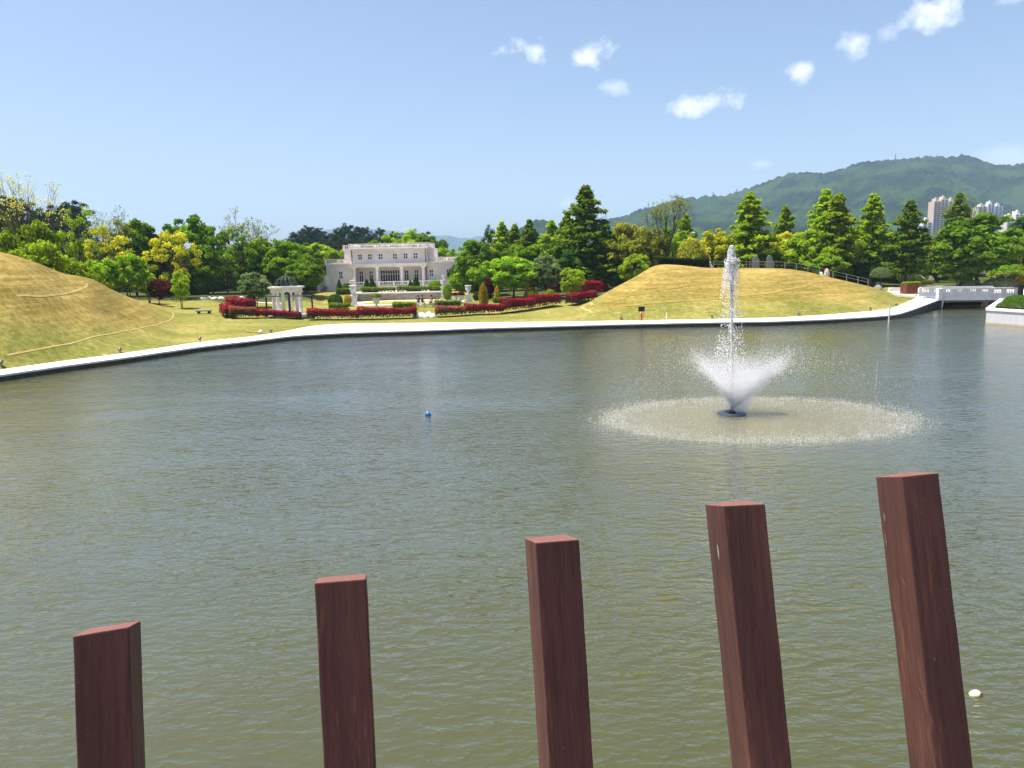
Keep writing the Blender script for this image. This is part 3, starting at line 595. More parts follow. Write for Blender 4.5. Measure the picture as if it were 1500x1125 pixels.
# ------------------------------------------------------------------ the trees, left to right
T = [
 ('vase', 50, 262, 92, 84, 'sprig', 'tallest tree on the left, thin airy crown above a bright yellow-green bushy tree'),
 ('broad', 52, 313, 76, 82, 'lime', 'bushy yellow-green tree behind the crest of the left grass mound'),
 ('low', 60, 345, 80, 79, 'lime', 'low spreading yellow-green tree at the foot of the tallest thin-crowned tree'),
 ('cloud', 10, 306, 46, 96, 'olive', 'thin olive tree at the left edge of the photo, behind the mound'),
 ('cloud', 124, 303, 48, 100, 'lime', 'slim open tree with a bare forked trunk, between the thin-crowned tree and the yellow one'),
 ('low', 112, 370, 56, 88, 'lime', 'low yellow-green bush-like tree just above the mound where its crest dips'),
 ('low', 140, 376, 46, 92, 'bright', 'low rounded green tree behind the worn path bend on the left mound'),
 ('sparse', 174, 303, 60, 112, 'olive', 'pale open-crowned tree rising above the yellow-green tree on the left'),
 ('cloud', 158, 332, 62, 98, 'yellow', 'yellow-green tree with dark crooked limbs, left of the broad green one'),
 ('broad', 200, 312, 64, 116, 'green', 'tall mid-green tree above the small trees at the end of the left mound'),
 ('broad', 222, 335, 60, 118, 'dark', 'dark green rounded tree behind the small maroon maple'),
 ('multi', 187, 366, 58, 95, 'bright', 'small many-trunked green tree where the left mound meets the lawn'),
 ('low', 217, 392, 34, 99, 'lime', 'little light green tree just left of the maroon maple'),
 ('low', 231, 405, 26, 96, 'maroon', 'small maroon maple on the lawn at the end of the left mound'),
 ('low', 247, 410, 34, 112, 'maroon', 'dark maroon shrub-like maple behind the little lawn tree'),
 ('low', 264, 394, 26, 94, 'lime', 'little light green tree alone on the lawn with its shadow to the right'),
 ('cloud', 258, 337, 62, 108, 'yellow', 'tree with pale lemon-yellow tufts in front of the tall dark green one'),
 ('broad', 283, 309, 70, 120, 'green', 'tallest green tree left of the mansion, rough domed top'),
 ('broad', 312, 318, 50, 124, 'green', 'green tree just right of the tallest domed one on the left'),
 ('cloud', 333, 333, 54, 118, 'green', 'open green tree with a slim dark trunk at the top of the lawn'),
 ('sparse', 362, 318, 74, 122, 'olive', 'half-bare olive tree whose twigs stand above the others left of the mansion'),
 ('cloud', 357, 345, 56, 119, 'green', 'leafy green tree under the half-bare olive one'),
 ('broad', 392, 342, 56, 121, 'bright', 'rounded bright green tree behind the grey-green tree beside the gazebo'),
 ('broad', 424, 350, 60, 118, 'bright', 'broad bright green tree behind the white gazebo'),
 ('broad', 450, 352, 56, 124, 'green', 'green tree at the left corner of the mansion'),
 ('low', 447, 378, 50, 112, 'green', 'lower green tree between the gazebo and the mansion'),
 ('low', 373, 395, 46, 95, 'grey', 'grey-green tree flecked with white right beside the gazebo'),
 ('broad', 472, 352, 50, 150, 'lime', 'yellow-green tree showing over the left wing of the mansion'),
 ('broad', 492, 359, 34, 148, 'lime', 'small lime tree peeping above the left wing balustrade'),
 ('broad', 550, 350, 36, 150, 'bright', 'low light green dome of a tree above the middle of the mansion roof'),
 ('broad', 585, 337, 56, 152, 'lime', 'pointed yellow-green tree above the mansion roof'),
 ('cloud', 607, 334, 32, 158, 'bright', 'slim loose tree between two others above the mansion roof'),
 ('broad', 632, 337, 48, 152, 'green', 'darker green tree at the right end of the mansion roof'),
 ('broad', 654, 358, 34, 145, 'bright', 'green tree behind the right wing of the mansion'),
 ('broad', 697, 349, 52, 116, 'green', 'big green tree overhanging the right wing of the mansion'),
 ('low', 676, 366, 30, 137, 'green', 'green tree whose crown covers the end of the right wing'),
 ('pine', 717, 330, 26, 140, 'dark', 'small dark pointed tree top right of the mansion'),
 ('conifer', 737, 322, 46, 138, 'redwood', 'leftmost light green conical redwood right of the mansion'),
 ('conifer', 756, 326, 44, 142, 'redwood', 'conical redwood with a blunt top, second right of the mansion'),
 ('conifer', 777, 319, 48, 134, 'redwood_dark', 'darker pointed redwood left of the little green hilltop'),
 ('broad', 722, 352, 60, 118, 'green', 'mid green tree behind the golden columnar shrubs'),
 ('multi', 712, 378, 52, 108, 'bright', 'green tree left of the front broad tree in the garden'),
 ('broad', 752, 370, 72, 102, 'bright', 'broad front green tree with thin trunks behind the long red hedge'),
 ('broad', 782, 352, 56, 116, 'green', 'green tree behind the grey-green tree of the garden'),
 ('low', 801, 370, 46, 101, 'grey', 'grey-green tree with pale leaf tips near the end of the long red hedge'),
 ('low', 838, 387, 38, 97, 'lime', 'small light green tree with a grey trunk left of the right grass mound'),
 ('conifer', 809, 320, 50, 130, 'redwood', 'light redwood third in the row leading to the tallest one'),
 ('conifer', 832, 309, 50, 124, 'redwood', 'light redwood directly left of the tallest one'),
 ('conifer', 858, 268, 84, 114, 'redwood_dark', 'tallest redwood, dark pointed tree near the middle of the photo'),
 ('conifer', 884, 335, 56, 112, 'redwood_dark', 'dark spreading redwood at the right shoulder of the tallest one'),
 ('broad', 822, 360, 60, 112, 'dark', 'dark shady tree beneath the redwoods left of the right mound'),
 ('multi', 916, 323, 62, 112, 'ochre', 'ochre-yellow many-trunked tree at the left side of the right grass mound'),
 ('multi', 950, 328, 60, 114, 'ochre', 'ochre and green tree between the many-trunked one and the bare-topped one'),
 ('low', 930, 368, 46, 108, 'lime', 'low lime tree under the ochre trees beside the mound'),
 ('sparse', 976, 288, 64, 112, 'olive', 'bare-topped tree with a dark trunk above the clipped dark hedge'),
 ('cloud', 978, 322, 52, 115, 'bright', 'loose green tree round the dark trunk of the bare-topped one'),
 ('conifer', 1003, 311, 50, 128, 'redwood', 'green redwood behind the round golden bush'),
 ('broad', 1047, 331, 60, 117, 'yellow', 'bright lemon-green tree left of the fountain top'),
 ('conifer', 1096, 278, 76, 114, 'redwood', 'tall redwood just right of the fountain top'),
 ('broad', 1078, 340, 60, 119, 'lime', 'lime green tree behind the fountain top'),
 ('conifer', 1146, 298, 46, 134, 'redwood', 'smaller redwood in the gap between the two tall ones right of the fountain'),
 ('broad', 1142, 334, 62, 120, 'yellow', 'sunny yellow-green tree behind the two standing stones'),
 ('low', 1120, 350, 56, 116, 'lime', 'lime tree directly behind the left standing stone'),
 ('conifer', 1204, 274, 68, 116, 'redwood', 'left one of the twin-topped redwoods above the railing'),
 ('conifer', 1222, 280, 76, 113, 'redwood', 'right one of the twin-topped redwoods above the railing'),
 ('broad', 1182, 334, 66, 112, 'lime', 'spreading lime tree at the left foot of the twin-topped redwoods'),
 ('low', 1206, 368, 60, 108, 'bright', 'low green tree over the railing beside the pinkish rock'),
 ('conifer', 1273, 281, 68, 117, 'redwood', 'redwood standing alone between the twin-topped pair and the path lamp'),
 ('broad', 1250, 360, 56, 116, 'dark', 'dark shady tree under the lone redwood'),
 ('conifer', 1326, 290, 62, 113, 'redwood_dark', 'redwood with a thick brown trunk behind the rust planter'),
 ('broad', 1303, 345, 56, 136, 'green', 'green tree between the lone redwood and the thick-trunked one'),
 ('umbrella', 1289, 391, 26, 106, 'grey', 'mushroom-clipped grey-green tree beside the path lamp'),
 ('sparse', 1399, 284, 60, 160, 'olive', 'thin tall tree standing in front of the pink tower block'),
 ('conifer', 1396, 280, 50, 158, 'redwood_dark', 'feathery conifer in front of the pink tower block'),
 ('cloud', 1386, 340, 52, 132, 'olive', 'soft olive willow-like tree left of the big round green tree'),
 ('low', 1372, 368, 50, 126, 'lime', 'low yellowish tree behind the rust planter, left of the willow-like one'),
 ('broad', 1360, 345, 46, 150, 'green', 'distant green tree below the low white buildings'),
 ('broad', 1433, 311, 112, 108, 'green', 'big round dark green tree above the white bridge'),
 ('low', 1405, 372, 56, 108, 'green', 'green tree at the left foot of the big round one by the bridge'),
 ('broad', 1484, 332, 60, 122, 'lime', 'yellow-green tree at the right edge beside the big round one'),
 ('broad', 1498, 310, 46, 150, 'dark', 'dark green tree at the right edge in front of the mountain'),
 ('broad', 1530, 335, 80, 116, 'olive', 'olive tree cut by the right edge above the bridge end'),
]
for kd, px, top, wd, Y, c, lb in T: tree(kd, px, top, wd, Y, c, lb)
# background trees between and behind, each one a tree, nothing to tell them apart
R = random.Random(3)
fill = []
for px in range(-60, 1640, 21):
    q = px + R.uniform(-8, 8)
    if 470 < q < 668: continue
    hor = 402 - .0227 * q
    fill.append((q, hor - R.uniform(28, 44) + (6 if 880 < q < 1060 else 0), R.uniform(44, 62), R.uniform(136, 175)))
for (q, tp, wd, Y) in fill:
    tree(R.choice(['broad', 'broad', 'multi', 'broad']), q, tp, wd, Y, R.choice(['green', 'green', 'bright', 'dark', 'olive', 'lime']),
         'leafy tree in the wooded belt behind the front row of park trees', 'trees of the wooded belt')
# shady understorey shrubs close under the front trees
for i in range(110):
    q = R.uniform(-40, 1560)
    if 462 < q < 680: continue
    Y = R.uniform(116, 150); g_ = gp(q, Y); hh_ = R.uniform(2.4, 5.0)
    tree('ball', q, 0, R.uniform(30, 56), Y, R.choice(['green', 'dark', 'dark', 'bright']), 'dark leafy undergrowth shrub in the shade beneath the park trees', 'undergrowth shrubs', 'shrub', 'shrub', base=(g_.x, g_.y, g_.z), hpx=hh_)
# pines of the two wooded hills
for (x0, x1, n_, Y0, Y1, t0) in ((-110, 135, 80, 165, 255, 'dark pine on the wooded hill at the left behind the park trees'), (430, 640, 84, 235, 345, 'dark pine on the low wooded rise behind the mansion')):
    for i in range(n_):
        q = x0 + (x1 - x0) * (i + R.random()) / n_; Y = R.uniform(Y0, Y1); g_ = gp(q, Y); hh_ = R.uniform(8, 12)
        e = tree('pine', q, 0, 1, Y, 'pine', t0, 'pines on the left hill' if x0 < 0 else 'pines behind the mansion')
        for c in e.children: c.scale = (hh_ * .75, hh_ * .75, hh_)
M_bld = None
# ------------------------------------------------------------------ built things
M_white = mat('white_paint_stone', (.80, .79, .77), .7, 2, (.68, .66, .63), bump=.1, spec=.3)
M_fac = mat('pinkish_render', (.84, .77, .75), .85, .55, (.70, .64, .63), bump=.15, bscale=4, spec=.15, detail=8)
M_fac2 = mat('pale_trim', (.90, .83, .79), .8, 1.4, (.78, .71, .67), bump=.1, spec=.2)
M_glass = mat('dark_glass', (.015, .02, .028), .08, spec=.6)
M_frame = mat('white_window_frame', (.80, .80, .80), .5)
M_dark = mat('dark_metal', (.02, .02, .022), .5, spec=.4)
M_black = mat('black_board', (.008, .008, .010), .5)
M_grey = mat('grey_stone', (.20, .21, .235), .8, 5, (.28, .29, .31), bump=.4, bscale=15)
M_steps = mat('grey_steps', (.36, .33, .30), .9, 1.5, (.22, .21, .20), bump=.3, aniso=(1, 1, 3))
M_roof = mat('roof_felt', (.30, .29, .28), .9, 3)

def zat(py, Y, px=570): return pd(px, py, Y).z
def xat(px, Y): return ax(px, 410) * Y
# ---- mansion
YM = 124.0
cx = xat(572, YM); gz = 2.42
mans = empty('mansion', (cx, YM, gz), 'pale pinkish stone mansion with columned porch and balustraded flat roofs beyond the garden', 'mansion')
def wall_open(mb, x0, x1, y, z0, z1, th, ops):
    """front wall facing -y with openings (x0,x1,z0,z1)"""
    xs = sorted(set([x0, x1] + [v for o in ops for v in o[:2]])); zs = sorted(set([z0, z1] + [v for o in ops for v in o[2:]]))
    for i in range(len(xs) - 1):
        j = 0
        while j < len(zs) - 1:
            mx_, mz = (xs[i] + xs[i + 1]) / 2, (zs[j] + zs[j + 1]) / 2
            if any(o[0] < mx_ < o[1] and o[2] < mz < o[3] for o in ops): j += 1; continue
            k = j + 1
            while k < len(zs) - 1 and not any(o[0] < mx_ < o[1] and o[2] < (zs[k] + zs[k + 1]) / 2 < o[3] for o in ops): k += 1
            mb.box(xs[i], xs[i + 1], y, y + th, zs[j], zs[k]); j = k
def window(x, z0, z1, wd, y, name='window', nx=2, nz=2, parent=mans, zt=None):
    f = MB(); b = .07
    f.box(x - wd / 2 - .04, x - wd / 2 + b, y - .05, y + .12, z0 - .04, z1 + .04); f.box(x + wd / 2 - b, x + wd / 2 + .04, y - .05, y + .12, z0 - .04, z1 + .04)
    f.box(x - wd / 2 + b, x + wd / 2 - b, y - .05, y + .12, z1 - b, z1 + .04); f.box(x - wd / 2 + b, x + wd / 2 - b, y - .05, y + .12, z0 - .04, z0 + b)
    for i in range(1, nx):
        q = x - wd / 2 + wd * i / nx; f.box(q - .045, q + .045, y - .02, y + .10, z0 + b, z1 - b)
    zz = [z0 + (z1 - z0) * j / nz for j in range(1, nz)] if zt is None else zt
    for q in zz: f.box(x - wd / 2 + b, x + wd / 2 - b, y - .027, y + .105, q - .05, q + .05)
    wo = f.build(name, M_frame, parent)
    g2 = MB(); g2.box(x - wd / 2 + b * .5, x + wd / 2 - b * .5, y + .13, y + .16, z0 + b * .5, z1 - b * .5); g2.build('pane', M_glass, wo)
    return wo
def balustrade(p, q, z, h, parent, name='balustrade', post=2.6, m=None, bal=.28, rb=.07, solid=.12):
    """stone balustrade between two points in plan, with rails, balusters and piers"""
    m = m or M_fac2; p = Vector((p[0], p[1], z)); q = Vector((q[0], q[1], z + 0)); L_ = (q - p).length; d = (q - p) / L_; mb = MB()
    mb.quadbox(p, q, solid, .26); mb.quadbox(p + Vector((0, 0, h - .13)), q + Vector((0, 0, h - .13)), .13, .28)
    k = max(1, round(L_ / post))
    for i in range(k + 1):
        c = p + d * (L_ * i / k); mb.box(c.x - .17, c.x + .17, c.y - .17, c.y + .17, z - .01, z + h + .03)
    nb = int(L_ / bal)
    for i in range(nb):
        c = p + d * (L_ * (i + .5) / nb)
        if min(abs((c - p).length - L_ * j / k) for j in range(k + 1)) < .2: continue
        mb.lathe(c.x, c.y, [(rb * .6, z + solid), (rb * 1.1, z + solid + (h - .25) * .35), (rb * .45, z + solid + (h - .25) * .75), (rb * .7, z + h - .13)], 6)
    return mb.build(name, m, parent)
X = lambda px: xat(px, YM)
zf = 3.45                                     # floor of the porch
zb, zc1, zc2 = 6.35, 6.95, 9.25
# upper windows / lower doors positions (px)
UW = [529, 543.5, 559, 580, 595.5, 610]
LW = [(529.5, 1), (544, 1), (596, 1), (610.5, 1)]
wl = MB(); yu = YM
ops = [(X(p) - .38, X(p) + .38, 7.62, 8.55) for p in UW]
wall_open(wl, X(516), X(626), yu, zc1 - .6, zc2, .35, ops)
wl.box(X(516), X(626), yu + .35, yu + 9, zc1 - .59, zc2 - .01)           # body of the upper floor
wl.build('wall', M_fac, mans)
for p_ in UW: window(X(p_), 7.62, 8.55, .76, yu + .08)
# recessed ground floor of the porch
yp = YM + 2.6; wl = MB()
ops = [(X(p) * (yp / YM) - .36, X(p) * (yp / YM) + .36, zf, 5.75) for p, _ in LW] + [(X(557.5) * yp / YM, X(586) * yp / YM, zf, 5.85)]
wall_open(wl, X(516), X(626), yp, gz, zc1 - .6, .3, ops); wl.build('wall', M_fac, mans)
for p_, _ in LW:
    x_ = X(p_) * (yp / YM); window(x_, zf, 5.75, .72, yp + .06, 'door', 2, 1, zt=[5.15])
xa, xb = X(557.5) * yp / YM, X(586) * yp / YM
window((xa + xb) / 2, zf, 5.85, xb - xa, yp + .06, 'door', 8, 1, zt=[5.15])
# porch: floor, base, columns, beam
pf = MB(); pf.box(X(515), X(628), YM - .6, yp - .003, gz, zf - .12); pf.box(X(514), X(629), YM - .75, yp - .003, zf - .12, zf); pf.build('porch_floor', M_fac2, mans)
for p_ in (519.5, 553, 589, 621):
    c = MB(); c.box(X(p_) - .36, X(p_) + .36, YM - .45, YM + .27, zf, zf + .14)
    c.lathe(X(p_), YM - .1, [(.30, zf + .14), (.31, zf + .3), (.27, zf + .45), (.245, zb - .4), (.25, zb - .3), (.33, zb - .2), (.36, zb - .12)], 16)
    c.box(X(p_) - .38, X(p_) + .38, YM - .47, YM + .29, zb - .12, zb); c.build('column', M_fac2, mans, smooth=False)
e_ = MB(); e_.box(X(513), X(626.5), YM - .55, YM - .01, zb, zc1 - .16); e_.box(X(511.5), X(628), YM - .7, YM - .003, zc1 - .16, zc1)
e_.build('entablature', M_fac2, mans)
co = MB(); co.box(X(513), X(629), YM - .45, YM + 9.4, zc2, zc2 + .16); co.box(X(514), X(628), YM - .3, YM + 9.2, zc2 + .16, zc2 + .26); co.build('cornice', M_fac2, mans)
balustrade((X(515), YM - .12), (X(627), YM - .12), zc2 + .26, .72, mans)
balustrade((X(515), YM + 8.9), (X(627), YM + 8.9), zc2 + .26, .72, mans)
balustrade((X(515), YM + .2), (X(515), YM + 8.7), zc2 + .26, .72, mans)
balustrade((X(627), YM + .2), (X(627), YM + 8.7), zc2 + .26, .72, mans)
# shoulders of the upper block, set back
for (a_, b_) in ((503, 515.98), (626.02, 636)):
    s_ = MB(); s_.box(X(a_), X(b_), YM + 1.6, YM + 8, gz, zc2 - .1); s_.box(X(a_) - .15, X(b_) + .0, YM + 1.4, YM + 8.2, zc2 - .1, zc2 + .12); s_.build('wall', M_fac, mans)
    balustrade((X(a_), YM + 1.7), (X(b_), YM + 1.7), zc2 + .12, .72, mans)
# wings
zw = 6.85
for (a_, b_, wins, yy) in ((477.5, 515.98, [498.5], YM + .5), (626.02, 672, [631.5, 657], YM + .7)):
    wg = MB(); ops = [(X(p) - .34, X(p) + .34, 4.55, 5.8) for p in wins]
    wall_open(wg, X(a_), X(b_), yy, gz, zw, .35, ops); wg.box(X(a_), X(b_), yy + .35, yy + 9, gz, zw - .01); wg.build('wall', M_fac, mans)
    for p_ in wins: window(X(p_), 4.55, 5.8, .68, yy + .08, 'window', 2, 2)
    k_ = MB(); k_.box(X(a_) - .2, X(b_) + .1, yy - .3, yy + 9.2, zw, zw + .22); k_.build('cornice', M_fac2, mans)
    balustrade((X(a_), yy), (X(b_), yy), zw + .22, .75, mans)
    balustrade((X(a_) + (.1 if a_ < 500 else 0), yy + 8.6), (X(b_), yy + 8.6), zw + .22, .75, mans)
    pl = MB(); pl.box(X(a_) - .15, X(b_) + .15, yy - .18, yy - .003, gz, gz + .35); pl.build('plinth', M_fac2, mans)
for p_, yy in ((517.4, YM - .06), (624.6, YM - .06)):
    d_ = MB(); d_.tube((X(p_), yy, zf), (X(p_), yy, zc2), .05, .05, 6); d_.build('drainpipe', M_dark, mans)
balustrade((X(514), YM - .95), (X(642), YM - .95), zf - .35, .9, mans, 'balustrade', 2.4, M_white, .3)
# side stairs left and right of the mansion
def stair(xa, xb, y, za, zb_, label, flip):
    o = empty('side_staircase', ((xa + xb) / 2, y, za), label, 'staircase')
    n_ = 9; s_ = MB()
    for i in range(n_):
        f0, f1 = i / n_, (i + 1) / n_; x0_ = xa + (xb - xa) * f0; x1_ = xa + (xb - xa) * f1
        s_.box(min(x0_, x1_), max(x0_, x1_), y, y + 2.6, za - .3, zb_ - (zb_ - za) * f0)
    s_.build('step', M_steps, o)
    r = MB()
    A = Vector((xa, y - .1, zb_)); B = Vector((xb, y - .1, za + .1)); d = B - A
    r.quadbox(A + Vector((0, 0, .75)), B + Vector((0, 0, .75)), .13, .2); r.quadbox(A + Vector((0, 0, .0)), B + Vector((0, 0, .0)), .14, .2)
    for i in range(11):
        c = A + d * ((i + .5) / 11); r.tube((c.x, c.y, c.z + .1), (c.x, c.y, c.z + .8), .05, .04, 6)
    r.build('balustrade', M_white, o)
    for c in (A, B):
        k = MB(); k.box(c.x - .2, c.x + .2, c.y - .2, c.y + .2, c.z - .5, c.z + 1.0); k.lathe(c.x, c.y, [(.08, c.z + 1), (.22, c.z + 1.15), (.16, c.z + 1.3)], 10); k.build('pier', M_white, o)
stair(X(673), X(687), YM - .4, 2.45, 3.7, 'white balustraded stair descending from the right wing of the mansion', 0)
stair(X(476.5), X(465), YM + .4, 2.4, 3.9, 'stair with railing at the left wing of the mansion, half hidden by trees', 1)
# ---- terrace wall and garden paving
def slab(name, x0, x1, y0, y1, z, m, kind='structure', th=.1):
    q = MB(); q.box(x0, x1, y0, y1, z - th, z); o = q.build(name, m); 
    if kind: tag(o, kind=kind)
    return o
xw0, xw1 = xat(520, 112), xat(647.5, 112)
tw = empty('terrace_wall', ((xw0 + xw1) / 2, 111.9, 1.3), 'low grey-beige terrace wall with pale coping in front of the mansion shrubs', 'wall')
M_tw = mat('terrace_stone', (.42, .36, .32), .9, 1.2, (.27, .235, .21), bump=.3, spec=.1, aniso=(1, 1, 2.2))
q = MB(); q.box(xw0, xw1, 111.75, 112.4, 1.2, 2.42); q.build('wall_body', M_tw, tw)
q = MB(); q.box(xw0 - .1, xw1 + .1, 111.6, 112.6, 2.42, 2.58); q.build('coping', M_fac2, tw)
slab('paving', xat(520, 116), xat(648, 116), 112.62, 122.2, 2.545, M_pave)
# paved court with the oval lawn
M_oval = mat('oval_lawn_grass', (.26, .25, .055), .95, 2, (.34, .30, .08), bump=.5, spec=.1)
cxg, cyg = xat(590, 104), 104.2
q = MB(); V = []; 
for i in range(64):
    t_ = 2 * math.pi * i / 64; V.append((cxg + 8.6 * math.cos(t_), cyg + 7.2 * math.sin(t_), Hs(cxg, cyg) + .10))
q.add(V + [(v[0], v[1], v[2] - .5) for v in V], [tuple(range(64))] + [(i, 64 + i, 64 + (i + 1) % 64, (i + 1) % 64) for i in range(64)])
tag(q.build('paved_court', M_pave), kind='structure')
q = MB(); V = []
for i in range(64):
    t_ = 2 * math.pi * i / 64; V.append((cxg + .3 + 6.0 * math.cos(t_), cyg - .4 + 4.3 * math.sin(t_), Hs(cxg, cyg) + .16))
q.add(V + [(v[0], v[1], v[2] - .1) for v in V], [tuple(range(64))] + [(i, 64 + i, 64 + (i + 1) % 64, (i + 1) % 64) for i in range(64)])
tag(q.build('oval_lawn', M_oval), kind='structure')

# ---- hedges and clipped shrubs
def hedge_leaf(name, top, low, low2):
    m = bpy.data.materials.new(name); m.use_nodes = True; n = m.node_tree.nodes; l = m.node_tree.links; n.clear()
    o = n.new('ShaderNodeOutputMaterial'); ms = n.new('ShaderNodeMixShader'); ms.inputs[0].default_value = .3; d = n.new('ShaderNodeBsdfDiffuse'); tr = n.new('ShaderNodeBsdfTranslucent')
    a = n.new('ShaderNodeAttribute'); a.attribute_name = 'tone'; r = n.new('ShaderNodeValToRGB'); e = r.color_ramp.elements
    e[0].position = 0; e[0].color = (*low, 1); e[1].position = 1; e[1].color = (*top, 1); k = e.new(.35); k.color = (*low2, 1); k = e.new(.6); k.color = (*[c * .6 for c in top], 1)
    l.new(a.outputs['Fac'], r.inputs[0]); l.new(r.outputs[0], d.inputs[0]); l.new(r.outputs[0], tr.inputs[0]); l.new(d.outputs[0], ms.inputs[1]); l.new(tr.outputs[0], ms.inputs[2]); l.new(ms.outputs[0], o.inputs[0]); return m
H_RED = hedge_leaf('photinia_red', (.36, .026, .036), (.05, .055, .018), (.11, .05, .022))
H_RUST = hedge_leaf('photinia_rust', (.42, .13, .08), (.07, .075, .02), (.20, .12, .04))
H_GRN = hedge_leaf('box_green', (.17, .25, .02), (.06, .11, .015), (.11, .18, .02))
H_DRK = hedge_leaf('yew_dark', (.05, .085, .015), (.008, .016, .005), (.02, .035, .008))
M_twig = mat('hedge_twigs', (.05, .035, .03), .95)
def hedge(p, q, h, wd, m, label, group=None, name='red_hedge', red=.6, legs=True, sag=0, cat='hedge', size=.11, den=110, hb=.18):
    """leafy hedge along p->q (world points on the ground)"""
    global rng
    rng = np.random.default_rng(int(abs(p[0] * 31 + p[1] * 17)) + 5)
    p = Vector(p); q = Vector(q); L_ = (Vector((q.x, q.y)) - Vector((p.x, p.y))).length; d = Vector((q.x - p.x, q.y - p.y, 0)).normalized(); nrm = Vector((-d.y, d.x, 0))
    h *= .9 if m in (H_RED, H_RUST) else 1
    area = L_ * (wd + 2 * h) + 2 * wd * h; n_ = int(area * den)
    u = rng.uniform(0, 1, n_); v = rng.uniform(-1, 1, n_); f = rng.uniform(0, 1, n_); top = rng.uniform(size=n_) < (wd / (wd + 2 * h))
    end = (rng.uniform(size=n_) < 2 * wd * h / area)
    side = np.where(rng.uniform(size=n_) < .5, -1, 1)
    wob = .14 * (vnoise(u * L_ * .9, v * 1.5 + f * 2, 3) - .5) * 2
    hh = h * (1 + .16 * (vnoise(u * L_ * .55, 0 * u, 8) - .5) * 2)
    zz = np.where(top, hh * (1.0 - .08 * v ** 2) + rng.normal(0, .05, n_), hb * h + (hh - hb * h) * f ** .8)
    lat = np.where(top, v * wd / 2, side * (wd / 2 + wob * .5)) ; uu = u.copy()
    uu = np.where(end & ~top, np.where(u < .5, 0, 1) + rng.normal(0, .05, n_) / L_, uu); lat = np.where(end & ~top, v * wd / 2, lat)
    lat = lat + rng.normal(0, .05, n_); rad = np.where(top, 0, 0)
    bx = p.x + (q.x - p.x) * uu + nrm.x * lat; by = p.y + (q.y - p.y) * uu + nrm.y * lat; bz = p.z + (q.z - p.z) * uu + zz
    N_ = np.stack([np.where(top, 0, nrm.x * side), np.where(top, 0, nrm.y * side), np.where(top, 1, .35)], 1)
    V, Fq = quads(np.stack([bx, by, bz], 1), N_, size)
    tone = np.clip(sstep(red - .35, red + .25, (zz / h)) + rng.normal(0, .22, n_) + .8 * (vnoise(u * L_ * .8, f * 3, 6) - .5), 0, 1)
    c = (p + q) / 2; V = V - np.array([c.x, c.y, c.z])
    e = empty(name, c, label, cat, group)
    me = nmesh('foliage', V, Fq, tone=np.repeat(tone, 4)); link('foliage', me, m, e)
    b = MB(); k = max(2, int(L_ / .35))
    for i in range(k + 1):
        s_ = p.lerp(q, i / k) + nrm * random.uniform(-.25, .25) * wd
        b.tube((s_.x, s_.y, s_.z - .1), (s_.x + random.uniform(-.1, .1), s_.y, s_.z + h * .8), .02, .012, 4, False)
        b.tube((s_.x, s_.y, s_.z + .25 * h), (s_.x + random.uniform(-.25, .25), s_.y + random.uniform(-.2, .2), s_.z + h * .85), .014, .008, 4, False)
    # dense twiggy heart of the hedge
    b.quadbox(p + Vector((0, 0, h * (.30 + hb * .6))), q + Vector((0, 0, h * (.30 + hb * .6))), h * (.58 - hb * .5), wd * .72)
    b.build('twigs', M_twig, e)
    return e
def G(px, Y, dz=0): g_ = gp(px, Y); return Vector((g_.x, g_.y, g_.z + dz))
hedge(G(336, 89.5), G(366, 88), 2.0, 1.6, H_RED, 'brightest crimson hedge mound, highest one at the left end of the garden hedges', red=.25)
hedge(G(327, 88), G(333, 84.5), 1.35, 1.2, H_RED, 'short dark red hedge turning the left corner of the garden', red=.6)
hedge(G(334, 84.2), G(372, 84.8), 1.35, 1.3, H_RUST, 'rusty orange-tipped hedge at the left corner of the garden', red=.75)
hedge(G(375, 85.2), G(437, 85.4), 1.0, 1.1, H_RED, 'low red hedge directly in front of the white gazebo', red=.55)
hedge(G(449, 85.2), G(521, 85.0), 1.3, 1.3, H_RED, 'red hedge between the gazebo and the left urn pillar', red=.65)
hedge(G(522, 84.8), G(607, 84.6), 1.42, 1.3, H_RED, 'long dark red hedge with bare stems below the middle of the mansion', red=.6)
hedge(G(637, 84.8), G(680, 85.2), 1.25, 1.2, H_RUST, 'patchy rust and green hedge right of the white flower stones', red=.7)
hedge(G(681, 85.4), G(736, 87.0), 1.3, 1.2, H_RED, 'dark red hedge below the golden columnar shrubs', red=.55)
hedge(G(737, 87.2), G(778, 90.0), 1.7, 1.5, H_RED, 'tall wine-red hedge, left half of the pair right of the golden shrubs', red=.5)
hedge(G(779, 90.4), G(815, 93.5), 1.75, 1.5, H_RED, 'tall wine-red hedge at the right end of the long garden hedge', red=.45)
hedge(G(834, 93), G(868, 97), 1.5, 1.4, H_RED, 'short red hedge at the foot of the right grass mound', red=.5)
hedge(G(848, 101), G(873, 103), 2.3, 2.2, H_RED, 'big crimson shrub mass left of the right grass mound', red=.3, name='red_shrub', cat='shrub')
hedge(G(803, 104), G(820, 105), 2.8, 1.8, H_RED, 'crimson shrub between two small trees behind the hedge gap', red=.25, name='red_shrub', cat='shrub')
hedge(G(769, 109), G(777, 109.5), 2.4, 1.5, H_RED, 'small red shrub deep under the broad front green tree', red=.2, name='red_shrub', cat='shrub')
hedge(G(873, 108), G(887, 109), 1.2, 1.4, H_RED, 'small low red shrub just behind the left shoulder of the right mound', red=.3, name='red_shrub', cat='shrub')
